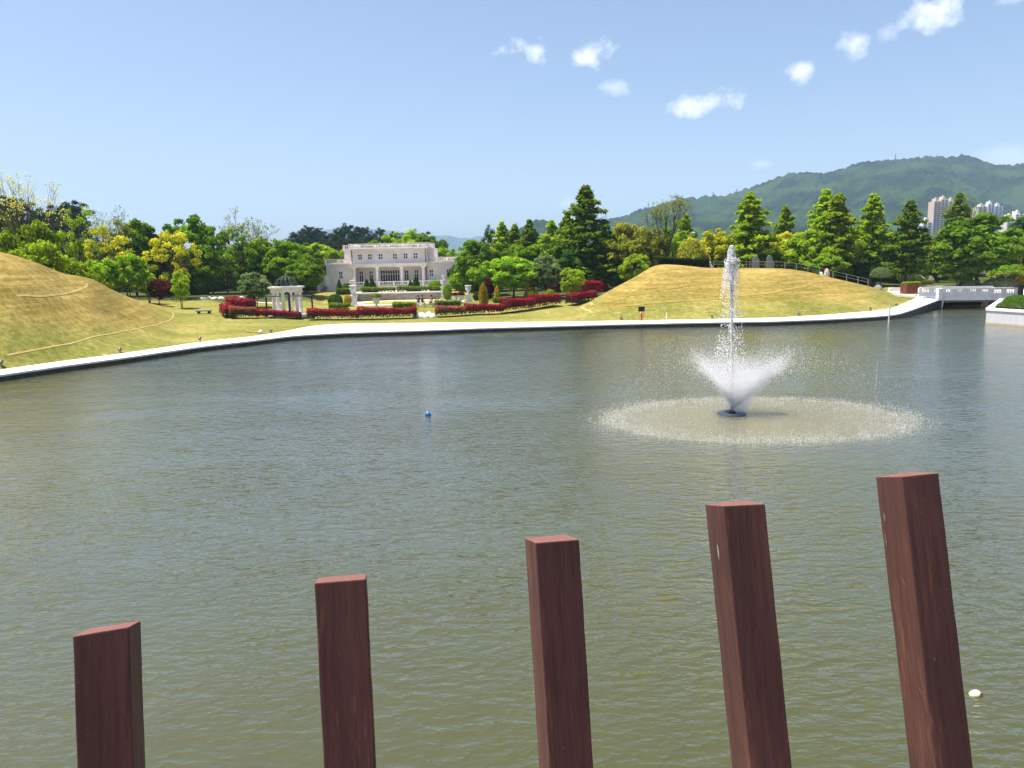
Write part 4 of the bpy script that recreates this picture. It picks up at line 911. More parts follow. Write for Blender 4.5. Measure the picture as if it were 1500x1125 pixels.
# clipped green hedges in front of the mansion
def hz_(px, Y, z): return Vector((xat(px, Y), Y, z))
hedge(hz_(529, 114.5, 2.55), hz_(577, 114.5, 2.55), .75, 1.6, H_GRN, 'left clipped bright green low hedge on the terrace', name='clipped_hedge', red=.5, hb=.02)
hedge(hz_(582, 114.5, 2.55), hz_(631, 114.5, 2.55), .75, 1.6, H_GRN, 'middle clipped bright green low hedge on the terrace', name='clipped_hedge', red=.5, hb=.02)
hedge(hz_(634, 114.5, 2.55), hz_(645, 114.5, 2.55), .65, 1.6, H_GRN, 'short clipped bright green hedge at the right end of the terrace', name='clipped_hedge', red=.5, hb=.02)
hedge(G(494, 115), G(513, 115), .8, 1.6, H_GRN, 'clipped green hedge left of the urn pillar below the cone shrub', name='clipped_hedge', red=.5, hb=.02)
hedge(G(482, 95), G(507, 95), .7, 2.2, H_GRN, 'low light green hedge in the sunken garden at left', name='clipped_hedge', red=.45, hb=.02)
hedge(G(575, 93), G(607, 93), .8, 1.5, H_GRN, 'low light green hedge behind the middle of the long red hedge', name='clipped_hedge', red=.45, hb=.02)
hedge(G(637, 93), G(672, 94), .85, 1.5, H_GRN, 'low light green hedge behind the patchy rust hedge', name='clipped_hedge', red=.45, hb=.02)
hedge(G(722, 99), G(742, 99), .6, 2.0, H_GRN, 'light green hedge behind the dark red hedge near the golden shrubs', name='clipped_hedge', red=.45, hb=.02)
# dark clipped hedge on top of the right mound
e_ = hedge(G(960, 98), G(1033, 99.5), 1.35, 2.2, H_DRK, 'long dark clipped hedge on the top of the right grass mound', name='clipped_hedge', red=.95, hb=.0, size=.13)
hedge(G(1027, 103), G(1047, 103), 1.3, 2.0, H_DRK, 'short dark clipped hedge just behind the long one on the mound', name='clipped_hedge', red=.95, hb=.0, size=.13, den=90)
def shrub(kind, px, top, wpx, Y, c, label, z=None, group=None, name=None):
    return tree(kind, px, top, wpx, Y, c, label, group, 'shrub', name, base=None if z is None else (xat(px, Y), Y, z))
shrub('cone', 497, 408, 12, 114.8, 'topiary', 'dark narrow cone shrub left of the porch')
shrub('cone', 537, 407.5, 15, 116, 'topiary', 'left dark cone shrub of the pair in front of the porch', 2.5)
shrub('cone', 545, 406.5, 16, 115.8, 'topiary', 'right dark cone shrub of the pair in front of the porch', 2.5)
shrub('cone', 601, 409, 12, 116, 'topiary', 'smaller dark cone shrub left of the tall one at the right of the porch', 2.5)
shrub('cone', 609, 403.5, 16, 115.8, 'topiary', 'tallest dark cone shrub at the right of the porch', 2.5)
shrub('ball', 508, 414, 14, 116.5, 'dark', 'round green bush beside the narrow cone shrub')
shrub('ball', 637, 409.5, 17, 116.5, 'green', 'round green bush at the right end of the porch balustrade', 2.5)
shrub('ball', 490, 430, 20, 100, 'topiary', 'round dark bush in the sunken garden at the left')
shrub('ball', 508, 431, 10, 99, 'gold', 'small yellowish bush left of the urn pillar')
shrub('ball', 655, 415, 12, 109, 'green', 'rounded green bush right of the double urn pillar')
shrub('ball', 699, 428, 12, 106, 'topiary', 'dark round bush behind the lower right pillar')
shrub('column', 708, 413, 17, 95, 'gold', 'taller golden columnar shrub by the red hedge')
shrub('column', 728, 417, 11, 99, 'gold', 'smaller golden columnar shrub right of the tall golden one')
shrub('ball', 715, 407, 13, 105, 'maroon', 'small reddish round tree behind the golden columns')
shrub('ball', 1012, 347.5, 36, 106, 'ochre', 'round clipped golden-green bush behind the dark mound hedge', z=Hs(xat(1012, 106), 106) + .6)
shrub('ball', 1483, 396, 44, 112, 'olive', 'grey-olive bush above the right end of the bridge')
shrub('ball', 806, 423, 14, 98, 'green', 'low dark green shrub behind the tall wine-red hedge')
shrub('ball', 778, 423, 20, 99, 'green', 'low green shrub under the broad front green tree')
for (px, tp, wd, Y, c, lb) in ((1335, 401, 30, 116, 'white', 'pale pinkish flowering shrub behind the thick-trunked redwood'), (1356, 403, 18, 118, 'white', 'pale flowering bush right of the pinkish one'), (1466, 407, 44, 105, 'white', 'pale pink feathery shrub above the bridge railing'), (1420, 409, 26, 108, 'white', 'pale flowering shrub at the foot of the big round green tree'), (1497, 404, 18, 104, 'gold', 'yellowish shrub at the right edge above the bridge')):
    shrub('ball', px, tp, wd, Y, c, lb)
# white flower stones in the hedge gap
M_rock = mat('pale_rock', (.55, .50, .42), .9, 6, (.75, .72, .66), bump=.8, bscale=9)
def rock(p, sx, sy, sz, m, label, group=None, sd=0, name='garden_rock'):
    r = random.Random(sd); q = MB(); n_ = 9; pr = []
    V = []; rings = 6
    for j in range(rings + 1):
        ph = math.pi / 2 * j / rings
        for i in range(n_):
            t_ = 2 * math.pi * i / n_; k = 1 + r.uniform(-.16, .16); V.append((p.x + sx * math.cos(t_) * math.cos(ph) * k, p.y + sy * math.sin(t_) * math.cos(ph) * k, p.z - .1 + (sz + .1) * math.sin(ph) * (1 + r.uniform(-.05, .05))))
    Fc = [(j * n_ + i, j * n_ + (i + 1) % n_, (j + 1) * n_ + (i + 1) % n_, (j + 1) * n_ + i) for j in range(rings) for i in range(n_)]
    q.add(V, Fc); o = q.build(name, m, loc=p); return tag(o, label, 'rock', group)
for i, (px, Y, s_) in enumerate(((609, 85.2, .5), (613, 84.6, .42), (618, 85.0, .5), (623, 84.8, .4), (628, 85.2, .5), (633, 84.9, .42), (616, 86, .5), (626, 86.2, .5))):
    rock(G(px, Y), s_, .4, s_ * 1.0, M_rock, 'pale stone in the gap of the long red garden hedge', 'pale stones in the hedge gap', i)
rock(G(1210, 101.5), .42, .35, 1.2, mat('pink_rock', (.52, .38, .33), .9, 3, (.62, .5, .44), bump=.8, bscale=6), 'upright pinkish boulder behind the mound railing', None, 31, 'boulder')
rock(G(1202, 101), .35, .3, .5, M_rock, 'small pale rock left of the pinkish boulder', None, 33, 'boulder')
rock(G(1286, 101), .6, .5, .6, M_grey, 'dark grey boulder beside the black path lamp', None, 35, 'boulder')
rock(G(1037, 99.2), .55, .45, .95, M_rock, 'pale rock at the right end of the dark mound hedge', None, 37, 'boulder')

# ---- urns, statues, pillars
def urn_profile(z, s=1.0): return [(.16 * s, z), (.17 * s, z + .06 * s), (.07 * s, z + .14 * s), (.08 * s, z + .2 * s), (.26 * s, z + .42 * s), (.30 * s, z + .62 * s), (.24 * s, z + .72 * s), (.34 * s, z + .80 * s), (.33 * s, z + .84 * s)]
def pillar(px, Y, z0, ht, label, urns=1, s=1.0):
    x = xat(px, Y); o = empty('urn_pillar', (x, Y, z0), label, 'pillar'); q = MB()
    q.box(x - .42 * s, x + .42 * s, Y - .42 * s, Y + .42 * s, z0 - .1, z0 + .3); q.box(x - .32 * s, x + .32 * s, Y - .32 * s, Y + .32 * s, z0 + .3, z0 + ht - .15); q.box(x - .42 * s, x + .42 * s, Y - .42 * s, Y + .42 * s, z0 + ht - .15, z0 + ht)
    q.build('pedestal', M_white, o)
    u = MB(); u.lathe(x, Y, urn_profile(z0 + ht, 1.25 * s), 14); u.build('urn', M_white, o, smooth=True); return o
pillar(516.5, 111.4, 1.25, 2.2, 'white pillar with urn at the left end of the terrace wall')
pillar(516, 100.5, 1.2, 1.5, 'stout white pillar in front of the left terrace pillar', s=1.25)
pillar(648.5, 111.4, 1.25, 2.0, 'white pillar with urn at the right end of the terrace wall', s=.95)
pillar(650.5, 115.5, 2.3, 1.75, 'taller white urn pillar set behind the right end of the terrace wall', s=.85)
pillar(685.5, 103, 1.3, 1.1, 'white urn pedestal low at the right side of the paved court', s=1.15)
def urn(px, Y, s, label, leafc=None, grp=None):
    p = G(px, Y, .08); o = empty('planted_urn', p, label, 'urn', grp); u = MB(); u.lathe(p.x, p.y, urn_profile(p.z, s), 14); u.build('urn_body', M_white, o, smooth=True)
    global rng
    rng = np.random.default_rng(int(px)); m = 700; s_ = sphere_pts(m); s_[:, 2] = abs(s_[:, 2]); P = s_ * rng.uniform(.7, 1.1, (m, 1)) * np.array([.45, .45, .32]) * s + np.array([0, 0, .86 * s]); V, Fq = quads(P, s_, .09 * s)
    link('plant', nmesh('plant', V, Fq, tone=np.repeat(rng.uniform(0, 1, m), 4)), LEAFC[leafc or 'olive'], o); return o
urn(550, 95.5, 1.5, 'largest planted urn, alone at the left of the paved court', 'olive')
urn(666, 101, 1.15, 'left planted urn of the two near the right pedestal', 'maroon')
urn(674.5, 100, 1.25, 'right planted urn of the two near the right pedestal', 'maroon')

# ---- white gazebo with wire dome
YG = 87.5; xg = xat(418.5, YG); zg = Hs(xg, YG)
gz_ = empty('gazebo', (xg, YG, zg), 'white columned garden gazebo with a dark wire dome among red hedges', 'gazebo')
b = MB(); b.lathe(xg, YG, [(2.3, zg - .1), (2.3, zg + .12), (2.1, zg + .12), (2.1, zg + .24)], 24); b.build('base', M_white, gz_)
zt = zat(427, YG, 418)
for i in range(6):
    t_ = math.radians(30 + 60 * i); cxx, cyy = xg + 1.55 * math.cos(t_), YG + 1.55 * math.sin(t_)
    c = MB(); c.box(cxx - .25, cxx + .25, cyy - .25, cyy + .25, zg + .24, zg + .36); c.lathe(cxx, cyy, [(.22, zg + .36), (.235, zg + .5), (.20, zg + .6), (.185, zt - .25), (.2, zt - .2), (.27, zt - .1)], 14); c.box(cxx - .28, cxx + .28, cyy - .28, cyy + .28, zt - .1, zt)
    c.build('column', M_white, gz_)
b = MB()
for (r1, r0, za, zb2) in ((1.85, 1.3, zt, zt + .32), (1.98, 1.25, zt + .32, zt + .42), (2.14, 1.2, zt + .42, zt + .6)):
    k = len(b.v); n_ = 6
    for (r_, z_) in ((r1, za), (r1, zb2), (r0, zb2), (r0, za)):
        for i in range(n_): t_ = math.radians(30 + 60 * i); b.v.append((xg + r_ * math.cos(t_), YG + r_ * math.sin(t_), z_))
    for j in range(4):
        for i in range(n_): b.f.append((k + j * n_ + i, k + j * n_ + (i + 1) % n_, k + ((j + 1) % 4) * n_ + (i + 1) % n_, k + ((j + 1) % 4) * n_ + i))
b.build('entablature', M_white, gz_)
d = MB(); zd = zt + .6; Rd, Hd = 1.3, 1.25
for i in range(14):
    t_ = 2 * math.pi * i / 14; pr = None
    for j in range(9):
        ph = math.pi / 2 * j / 8; c = (xg + Rd * math.cos(ph) * math.cos(t_), YG + Rd * math.cos(ph) * math.sin(t_), zd + Hd * math.sin(ph))
        if pr: d.tube(pr, c, .022, .022, 4, False)
        pr = c
for ph in (0, .35, .75, 1.15):
    pr = None
    for i in range(25):
        t_ = 2 * math.pi * i / 24; c = (xg + Rd * math.cos(ph) * math.cos(t_), YG + Rd * math.cos(ph) * math.sin(t_), zd + Hd * math.sin(ph))
        if pr: d.tube(pr, c, .02, .02, 4, False)
        pr = c
d.tube((xg, YG, zd + Hd), (xg, YG, zd + Hd + .3), .03, .01, 5)
M_wire = mat('pewter_wire', (.10, .12, .12), .5, metallic=.3)
d.build('dome', M_wire, gz_)
# dark pergola bar in front of it
pg = empty('pergola_frame', G(421, 86.2), 'dark thin rail frame on posts standing in front of the white gazebo', 'frame')
q = MB(); zr = zat(433.8, 86.2, 421); q.box(xat(387, 86.2), xat(455, 86.2), 86.1, 86.25, zr - .06, zr + .06); q.build('rail', mat('grey_rail', (.16, .16, .17), .6), pg)
for px in (387.5, 421.5, 455):
    q = MB(); x = xat(px, 86.35); g0 = Hs(x, 86.35); wd = .11 if px == 421.5 else .08
    q.box(x - wd, x + wd, 86.27, 86.45, g0 - .1, zr + (.35 if px != 387.5 else .0)); q.build('post', M_dark, pg)

# ---- standing stones and railing on the mound
def stele(px, top, wpx, Y, label):
    x = xat(px, Y); z0 = Hs(x, Y) - .15; zt_ = topz(px, top, Y); w_ = wpx / 1080 * Y / 2; V = []; n_ = 12
    prof = [(-w_ * 1.0, z0), (-w_ * .98, z0 + (zt_ - z0) * .62)] + [(-w_ * .98 * math.cos(math.pi * i / n_), z0 + (zt_ - z0) * (.62 + .38 * math.sin(math.pi * i / n_))) for i in range(1, n_)] + [(w_ * .98, z0 + (zt_ - z0) * .62), (w_, z0)]
    k = len(prof); q = MB(); lean = .06
    q.add([(x + a, Y - .22 + .02 * b, b) for a, b in prof] + [(x + a * .92 + .1, Y + .28 + .02 * b, b) for a, b in prof], [tuple(reversed(range(k)))[::-1], tuple(range(k, 2 * k))[::-1]] + [(i, k + i, k + (i + 1) % k, (i + 1) % k) for i in range(k)])
    o = q.build('standing_stone', M_grey, loc=(x, Y, z0)); return tag(o, label, 'stone monument')
stele(1106, 375.5, 11, 100.5, 'left grey round-topped standing stone behind the mound railing')
stele(1126.5, 373.8, 9, 101, 'right and slimmer grey standing stone behind the mound railing')
rl = empty('mound_railing', G(1160, 99.6), 'thin pale post and rail railing along the back crest of the right mound', 'railing')
rp = [(px, Y) for px, Y in ((1045, 99.2), (1062, 99.4), (1079, 99.6), (1093, 99.8), (1098, 99.8), (1120, 99.9), (1133, 99.9), (1149, 99.8), (1166, 99.7), (1183, 99.6), (1200, 99.4), (1220, 99.2), (1240, 99), (1257, 98.6), (1272, 98.2))]
M_rail = mat('pale_rail', (.30, .31, .27), .6)
pts = []
for (px, Y) in rp:
    x = xat(px, Y); z0 = Hs(x, Y); pts.append(Vector((x, Y, z0))); q = MB(); q.box(x - .035, x + .035, Y - .035, Y + .035, z0 - .2, z0 + .92); q.build('post', M_rail, rl)
for (hh_) in (.9, .5):
    q = MB()
    for a_, b_ in zip(pts, pts[1:]): q.tube(a_ + Vector((0, .06, hh_)), b_ + Vector((0, .05, hh_)), .018, .018, 5)
    q.build('rail', M_rail, rl)

# ---- path lamp
p = G(1274, 100.5); o = empty('path_lamp', p, 'short black lamp post at the right foot of the mound railing', 'lamp')
q = MB(); q.tube(p - Vector((0, 0, .1)), p + Vector((0, 0, 1.1)), .07, .06, 8); q.build('pole', M_dark, o)
q = MB(); q.lathe(p.x, p.y, [(.10, p.z + 1.1), (.16, p.z + 1.2), (.17, p.z + 1.5), (.05, p.z + 1.62)], 8); q.build('lamp_head', M_dark, o)

# ---- bridge at the right
YA, YB = 88.0, 86.4; xA, xB = xat(1379.5, YA), xat(1492, YB)
zR = 2.42
br = empty('bridge', ((xA + xB) / 2, YA, 0), 'white balustraded stone bridge over the channel at the right', 'bridge')
def bl(u, off=0): return Vector((xA + (xB - xA) * u, YA + (YB - YA) * u + off, 0))
def beam(name, z0, z1, off0, off1, m, u0=0, u1=1, arch=0):
    q = MB(); n_ = 24; V = []; 
    for i in range(n_ + 1):
        u = u0 + (u1 - u0) * i / n_; a = bl(u, off0); b_ = bl(u, off1); k = arch * 4 * u * (1 - u)
        V += [(a.x, a.y, z0 + k), (b_.x, b_.y, z0 + k), (b_.x, b_.y, z1), (a.x, a.y, z1)]
    Fc = [(3, 2, 1, 0), (4 * n_, 4 * n_ + 1, 4 * n_ + 2, 4 * n_ + 3)]
    for i in range(n_):
        for j in range(4): Fc.append((4 * i + j, 4 * i + (j + 1) % 4, 4 * i + 4 + (j + 1) % 4, 4 * i + 4 + j))
    q.add(V, Fc); return q.build(name, m, br)
beam('side_beam', .98, 1.72, -.02, .35, M_white)
beam('side_beam', .98, 1.72, 4.4, 4.75, M_white)
beam('deck', .70, 1.35, .36, 4.39, mat('shade_blue_soffit', (.16, .19, .24), .8), arch=.05)  # blue-grey shade under the deck is put into its colour
for off in (.12, 4.55):
    mb = MB(); a_ = bl(0, off); b_ = bl(1, off)
    mb.quadbox(a_ + Vector((0, 0, 1.72)), b_ + Vector((0, 0, 1.72)), .06, .22); mb.quadbox(a_ + Vector((0, 0, 2.30)), b_ + Vector((0, 0, 2.30)), .13, .32)
    L_ = (b_ - a_).length; np_ = 6
    for i in range(np_ + 1):
        c = a_.lerp(b_, i / np_); mb.box(c.x - .17, c.x + .17, c.y - .14, c.y + .14, 1.71, 2.31)
    nb = 48
    for i in range(nb):
        c = a_.lerp(b_, (i + .5) / nb)
        if abs(((i + .5) / nb * np_) % 1 - .5) > .42: continue
        mb.lathe(c.x, c.y, [(.045, 1.78), (.062, 1.9), (.03, 2.12), (.05, 2.30)], 6)
    mb.build('balustrade', M_white, br)
q = MB(); c = bl(0, -.1); q.box(c.x - .45, c.x + .05, c.y - .25, c.y + .3, 1.0, 2.42); q.build('pier', M_white, br)
q = MB(); c = bl(0.035, .25); q.add([(c.x - .17, c.y - .15, .98), (c.x + .17, c.y - .15, .98), (c.x + .06, c.y - .15, .05), (c.x - .06, c.y - .15, .05), (c.x - .17, c.y + .15, .98), (c.x + .17, c.y + .15, .98), (c.x + .06, c.y + .15, .05), (c.x - .06, c.y + .15, .05)], [(0, 3, 2, 1), (4, 5, 6, 7), (0, 4, 7, 3), (1, 2, 6, 5), (0, 1, 5, 4), (3, 7, 6, 2)]); q.build('bracket', M_white, br)
q = MB(); q.add([(xA + .2, 93.2, .9), (xB + 12, 91.9, .9), (xB + 12, 99.18, .9), (xA + .2, 99.18, .9), (xA + .2, 93.2, 1.35), (xB + 12, 91.9, 1.35), (xB + 12, 99.18, 1.35), (xA + .2, 99.18, 1.35)], [(0, 3, 2, 1), (4, 5, 6, 7), (0, 1, 5, 4), (1, 2, 6, 5), (2, 3, 7, 6), (3, 0, 4, 7)]); tag(q.build('paving', M_pave), kind='structure')  # slab added to roof the channel and darken the opening under the bridge
# banks of the channel below the bridge
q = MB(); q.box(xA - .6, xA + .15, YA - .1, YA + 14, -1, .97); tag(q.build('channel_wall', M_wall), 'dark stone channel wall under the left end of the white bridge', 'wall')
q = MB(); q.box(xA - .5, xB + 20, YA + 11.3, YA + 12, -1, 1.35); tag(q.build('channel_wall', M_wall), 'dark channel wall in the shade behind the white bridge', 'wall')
q = MB(); q.box(xB - .1, xB + 12, YB + .3, YA + 11.2, -1, 1.4); q.build('abutment', M_wall, br)
q = MB(); q.box(xB - .05, xB + 20, YB + .4, YA + 11.3, 1.405, 1.5); tag(q.build('paving', M_pave), kind='structure')
slab('paving', xat(1300, 99), xA - .4, 90.2, 100.5, 1.36, M_pave, th=.25)
q = MB(); V = [(xat(1300, 103), 103, 1.45), (xat(1302, 99.5), 99.2, 1.40), (xA + 1, 99.2, 1.40), (xB + 16, 99.2, 1.40), (xB + 18, 104.5, 1.5), (xA, 104.5, 1.5)]
q.add([(a, b_, c - .3) for a, b_, c in V] + V, [(5, 4, 3, 2, 1, 0), (6, 7, 8, 9, 10, 11)] + [(i, (i + 1) % 6, 6 + (i + 1) % 6, 6 + i) for i in range(6)]); tag(q.build('paving', M_pave), kind='structure')
# pale kerb wall beside the planter
q = MB(); q.box(xat(1303, 103.4), xat(1329, 103.4), 103.2, 103.6, 1.3, 1.95); tag(q.build('kerb_wall', M_fac2), 'low pale kerb wall left of the rust coloured planter', 'wall')
q = MB(); q.box(xat(1353, 103.4), xat(1380, 103.4), 103.2, 103.6, 1.3, 1.95); tag(q.build('kerb_wall', M_fac2), 'low pale kerb wall between the rust planter and the bridge', 'wall')
# rust planter
M_rust = mat('rusted_steel', (.20, .065, .022), .85, 2.2, (.085, .032, .016), bump=.3, aniso=(1, 1, .5))
Yp_ = 97.0; x0_, x1_ = xat(1329.5, Yp_), xat(1352, Yp_); zb_ = 1.36; zt_ = topz(1340, 416.5, Yp_)
pl = empty('rust_planter', ((x0_ + x1_) / 2, Yp_, zb_), 'rust brown steel box planter filled with greenery near the bridge', 'planter')
q = MB(); q.box(x0_, x1_ - .5, Yp_, Yp_ + 1.7, zb_, zt_); q.box(x1_ - .497, x1_, Yp_ + .02, Yp_ + 1.68, zb_, zt_ - .02)
for k in (.25, .5, .75): q.box(x0_ + (x1_ - .5 - x0_) * k - .03, x0_ + (x1_ - .5 - x0_) * k + .03, Yp_ - .03, Yp_ - .002, zb_ + .05, zt_ - .05)
q.build('box_body', M_rust, pl)
rng = np.random.default_rng(9); m = 1500; P = np.stack([rng.uniform(x0_ + .1, x1_ - .1, m), rng.uniform(Yp_ + .1, Yp_ + 1.6, m), zt_ + rng.uniform(0, .38, m) ** 1.2], 1) - np.array([(x0_ + x1_) / 2, Yp_, zb_]); V, Fq = quads(P, np.tile([0, 0, 1.], (m, 1)), .12)
link('plant', nmesh('plant', V, Fq, tone=np.repeat(rng.uniform(0, 1, m), 4)), LEAFC['lime'], pl)
# white raised bed at the right edge
A_ = pz(1443.5, 474.2, 0); B_ = pz(1500, 479, 0); dr = (B_ - A_).normalized(); nr_ = Vector((-dr.y, dr.x, 0)); E_ = A_ + dr * 16; ztb = topz(1444, 451.2, A_.y)
rb_ = empty('raised_bed', A_, 'white walled raised planting bed standing in the water at the right edge', 'planting bed')
bk = pd(1455, 447.5, 74); nr_ = Vector((bk.x - A_.x, bk.y - A_.y, 0)).normalized()
M_bed2 = mat('white_bed_wall', (.66, .65, .64), .7, 4, (.55, .54, .54), bump=.2, aniso=(3, 3, .25))
def prism(P, z0, z1): q = MB(); k = len(P); q.add([(a.x, a.y, z0) for a in P] + [(a.x, a.y, z1) for a in P], [tuple(reversed(range(k))), tuple(range(k, 2 * k))] + [(i, (i + 1) % k, k + (i + 1) % k, k + i) for i in range(k)]); return q
prism([A_, E_, E_ + nr_ * 17, A_ + nr_ * 17], -.8, ztb - .22).build('bed_wall', M_bed2, rb_)
o1, o2 = -dr * .1 - nr_ * .1, Vector((0, 0, 0)); prism([A_ + o1, E_ - nr_ * .1, E_ + nr_ * 17.1, A_ - dr * .1 + nr_ * 17.1], ztb - .22, ztb).build('coping', M_white, rb_)
prism([A_ - dr * .02 - nr_ * .02, E_ - nr_ * .02, E_ + nr_ * .5, A_ + nr_ * .5 - dr * .02], -.5, .16).build('stain_band', mat('tan_water_stain', (.42, .34, .22), .7, 3, (.5, .44, .34)), rb_)
rng = np.random.default_rng(12); m = 16000; u = rng.uniform(.8, 15.5, m); v = rng.uniform(.5, 16.5, m); hgt = .15 + .75 * vnoise(u * .9, v * .9, 2) * np.minimum(1, np.minimum(u - .5, v) / 1.6)
P = np.stack([dr.x * u + nr_.x * v, dr.y * u + nr_.y * v, ztb + hgt * rng.uniform(.4, 1.05, m)], 1); V, Fq = quads(P, np.tile([0, 0, 1.], (m, 1)), .13)
o = link('plant', nmesh('plant', V, Fq, tone=np.repeat(rng.uniform(0, 1, m), 4)), LEAFC['dark'], rb_)
q = prism([A_ + dr * .9 + nr_ * .6, E_ - dr * .3 + nr_ * .6, E_ + nr_ * 16.4 - dr * .3, A_ + nr_ * 16.4 + dr * .9], ztb, ztb + .22); q.build('soil', M_twig, rb_)
# dark gate post at the bridge end
x = xat(1496, 85.6); gt = empty('gate', (x, 85.6, 1.5), 'dark post with side rail at the right end of the bridge', 'gate')
q = MB(); q.box(x - .16, x + .3, 85.5, 85.8, 1.3, 2.75); q.build('post', M_dark, gt)
q = MB(); q.box(x - .75, x + 1.8, 85.58, 85.7, 2.45, 2.58); q.build('rail', M_dark, gt)

# ---- small things along the shore
def spot(px, py, label, s=1.0, z=None, gl=M_glass):
    a = ax(px, py + 5); Y = float(yin(a)) + .35; x = a * Y; z0 = Hs(x, Y); o = empty('spotlight', (x, Y, z0), label, 'spotlight', 'spotlights along the lakeside path')
    q = MB(); q.tube((x, Y, z0 - .1), (x, Y, z0 + .16 * s), .03 * s, .03 * s, 6); q.box(x - .1 * s, x + .1 * s, Y - .03, Y + .03, z0 + .13 * s, z0 + .17 * s); q.build('stand', M_dark, o)
    c = Vector((x, Y, z0 + .27 * s)); d_ = Vector((-.25, .85, .45)).normalized()
    q = MB(); q.tube(c - d_ * .13 * s, c + d_ * .10 * s, .10 * s, .15 * s, 12); q.build('lamp_head', mat_spot, o)
    q = MB(); q.tube(c + d_ * .101 * s, c + d_ * .115 * s, .135 * s, .135 * s, 12); q.build('lens', gl, o)
mat_spot = mat('spot_grey', (.10, .10, .095), .5, spec=.4)
for (px, py, lb) in ((3, 537, 'grey spotlight at the left edge of the photo on the grass by the path'), (177, 519, 'grey spotlight on the grass where the left mound meets the path'), (294, 505, 'grey spotlight beside the bare patch on the left shore'),
                     (910, 468, 'spotlight just left of the lifebuoy stand'), (1043, 464, 'spotlight just left of the fountain jet, by the path'), (1170, 462, 'spotlight midway along the foot of the right mound'), (1275, 457, 'spotlight near the bend of the white path at the right'),
                     (1313, 445, 'spotlight where the white path starts to climb'), (1342, 437, 'last spotlight before the bridge on the climbing path')):
    spot(px, py, lb, .95)
spot(397, 481, 'small dark spotlight on the lawn right of the fallen rod')
bpy.context.view_layer.update()
# lifebuoy stand
Yl = float(yin(ax(940, 470))) - .4; x = xat(940, Yl); z0 = .42; ls = empty('lifebuoy_stand', (x, Yl, z0), 'lifebuoy on a post under a black board at the edge of the lakeside path', 'lifebuoy stand')
zt_ = topz(940, 449, Yl); zb_ = topz(940, 456.2, Yl)
q = MB(); q.box(x - .05, x + .05, Yl - .05, Yl + .05, z0 - .1, zb_); q.build('post', mat('brown_post', (.11, .07, .05), .7), ls)
q = MB(); q.box(x - .32, x + .33, Yl - .03, Yl + .03, zb_, zt_); q.build('board', M_black, ls)
q = MB(); n1, n2 = 20, 8; cz = zb_ - .42; V = []; 
for i in range(n1):
    t_ = 2 * math.pi * i / n1
    for j in range(n2):
        u = 2 * math.pi * j / n2; r_ = .27 + .065 * math.cos(u); V.append((x + r_ * math.cos(t_) * .8, Yl - .1 + .065 * math.sin(u) + .12 * math.cos(t_), cz + r_ * math.sin(t_)))
q.add(V, [(i * n2 + j, ((i + 1) % n1) * n2 + j, ((i + 1) % n1) * n2 + (j + 1) % n2, i * n2 + (j + 1) % n2) for i in range(n1) for j in range(n2)]); q.build('lifebuoy', mat('orange_foam', (.62, .16, .05), .6), ls, smooth=True)
q = MB(); q.box(x - .16, x - .04, Yl - .14, Yl - .06, zb_ - .25, zb_ - .02); q.build('rope_box', M_white, ls)
# slim posts
def thinpost(px, ptop, Y, z0, r, m, label, nm='marker_post'):
    x = xat(px, Y); zt_ = topz(px, ptop, Y); q = MB(); q.lathe(x, Y, [(r, z0 - .5), (r, z0 + (zt_ - z0) * .5), (r * .9, zt_ - r), (r * .4, zt_)], 8); o = q.build(nm, m, loc=(x, Y, z0)); return tag(o, label, 'post')
M_pale = mat('pale_pipe', (.75, .74, .70), .6, 5, (.6, .58, .52))
Yq = float(yin(ax(977, 468))) - .5
thinpost(977, 457.5, Yq, .42, .05, M_pale, 'thin white post with a dark hook right of the lifebuoy stand')
w_ = pz(1304.5, 474, 0); thinpost(1305.5, 446.5, w_.y, 0, .07, M_pale, 'pale stake rising from the water against the white path at the right')
w_ = pz(1293, 571, 0); thinpost(1292.5, 530.5, w_.y, 0, .022, mat('aluminium_pole', (.55, .6, .65), .4, metallic=.4), 'thin silver pole standing alone in the lake right of the fountain ring', 'pole')
# fallen rod, slab bench on the left lawn
a_ = onland(361, 487); b_ = onland(379, 488.5); q = MB(); q.tube(a_ + Vector((0, 0, .12)), b_ + Vector((0, 0, .14)), .06, .06, 8); o = empty('fallen_rod', a_, 'orange-brown rod with a white ball end lying on the lawn near the path', 'rod')
q.build('shaft', mat('tan_rod', (.5, .3, .16), .7), o); q = MB(); q.lathe(b_.x + .2, b_.y, [(.05, b_.z - .03), (.19, b_.z + .06), (.21, b_.z + .16), (.15, b_.z + .28), (.04, b_.z + .34)], 12); q.build('ball', M_white, o, smooth=True)
q = MB(); q.tube(Vector((a_.x, a_.y - .3, a_.z - .1)), Vector((a_.x, a_.y - .3, a_.z + .3)), .04, .04, 6); q.build('peg', M_pale, o)
a_ = onland(288, 459.5); b_ = onland(310, 459.5); o = empty('slab_bench', (a_ + b_) / 2, 'low dark slab bench alone on the lawn left of the red hedges', 'bench')
q = MB(); q.quadbox(a_ + Vector((0, 0, .25)), b_ + Vector((0, 0, .28)), .14, .55); q.build('seat', M_grey, o)
for k in (.15, .85):
    c = a_.lerp(b_, k); q = MB(); q.box(c.x - .12, c.x + .12, c.y - .2, c.y + .2, c.z - .1, c.z + .26); q.build('leg', M_dark, o)
# pale stones and path behind the lawn at left
for i, px in enumerate((296, 306, 313, 322, 349, 352)):
    rock(G(px, 106.5 + (i % 2) * .6), .55, .4, .32, M_rock, 'pale low stone under the trees at the top of the left lawn', 'pale stones at the top of the lawn', 60 + i)
strip('path', [gp(a, b_)[:2] for a, b_ in ((338, 103.5), (352, 102.5), (366, 101.8), (385, 101), (410, 100))], .8, M_pave)
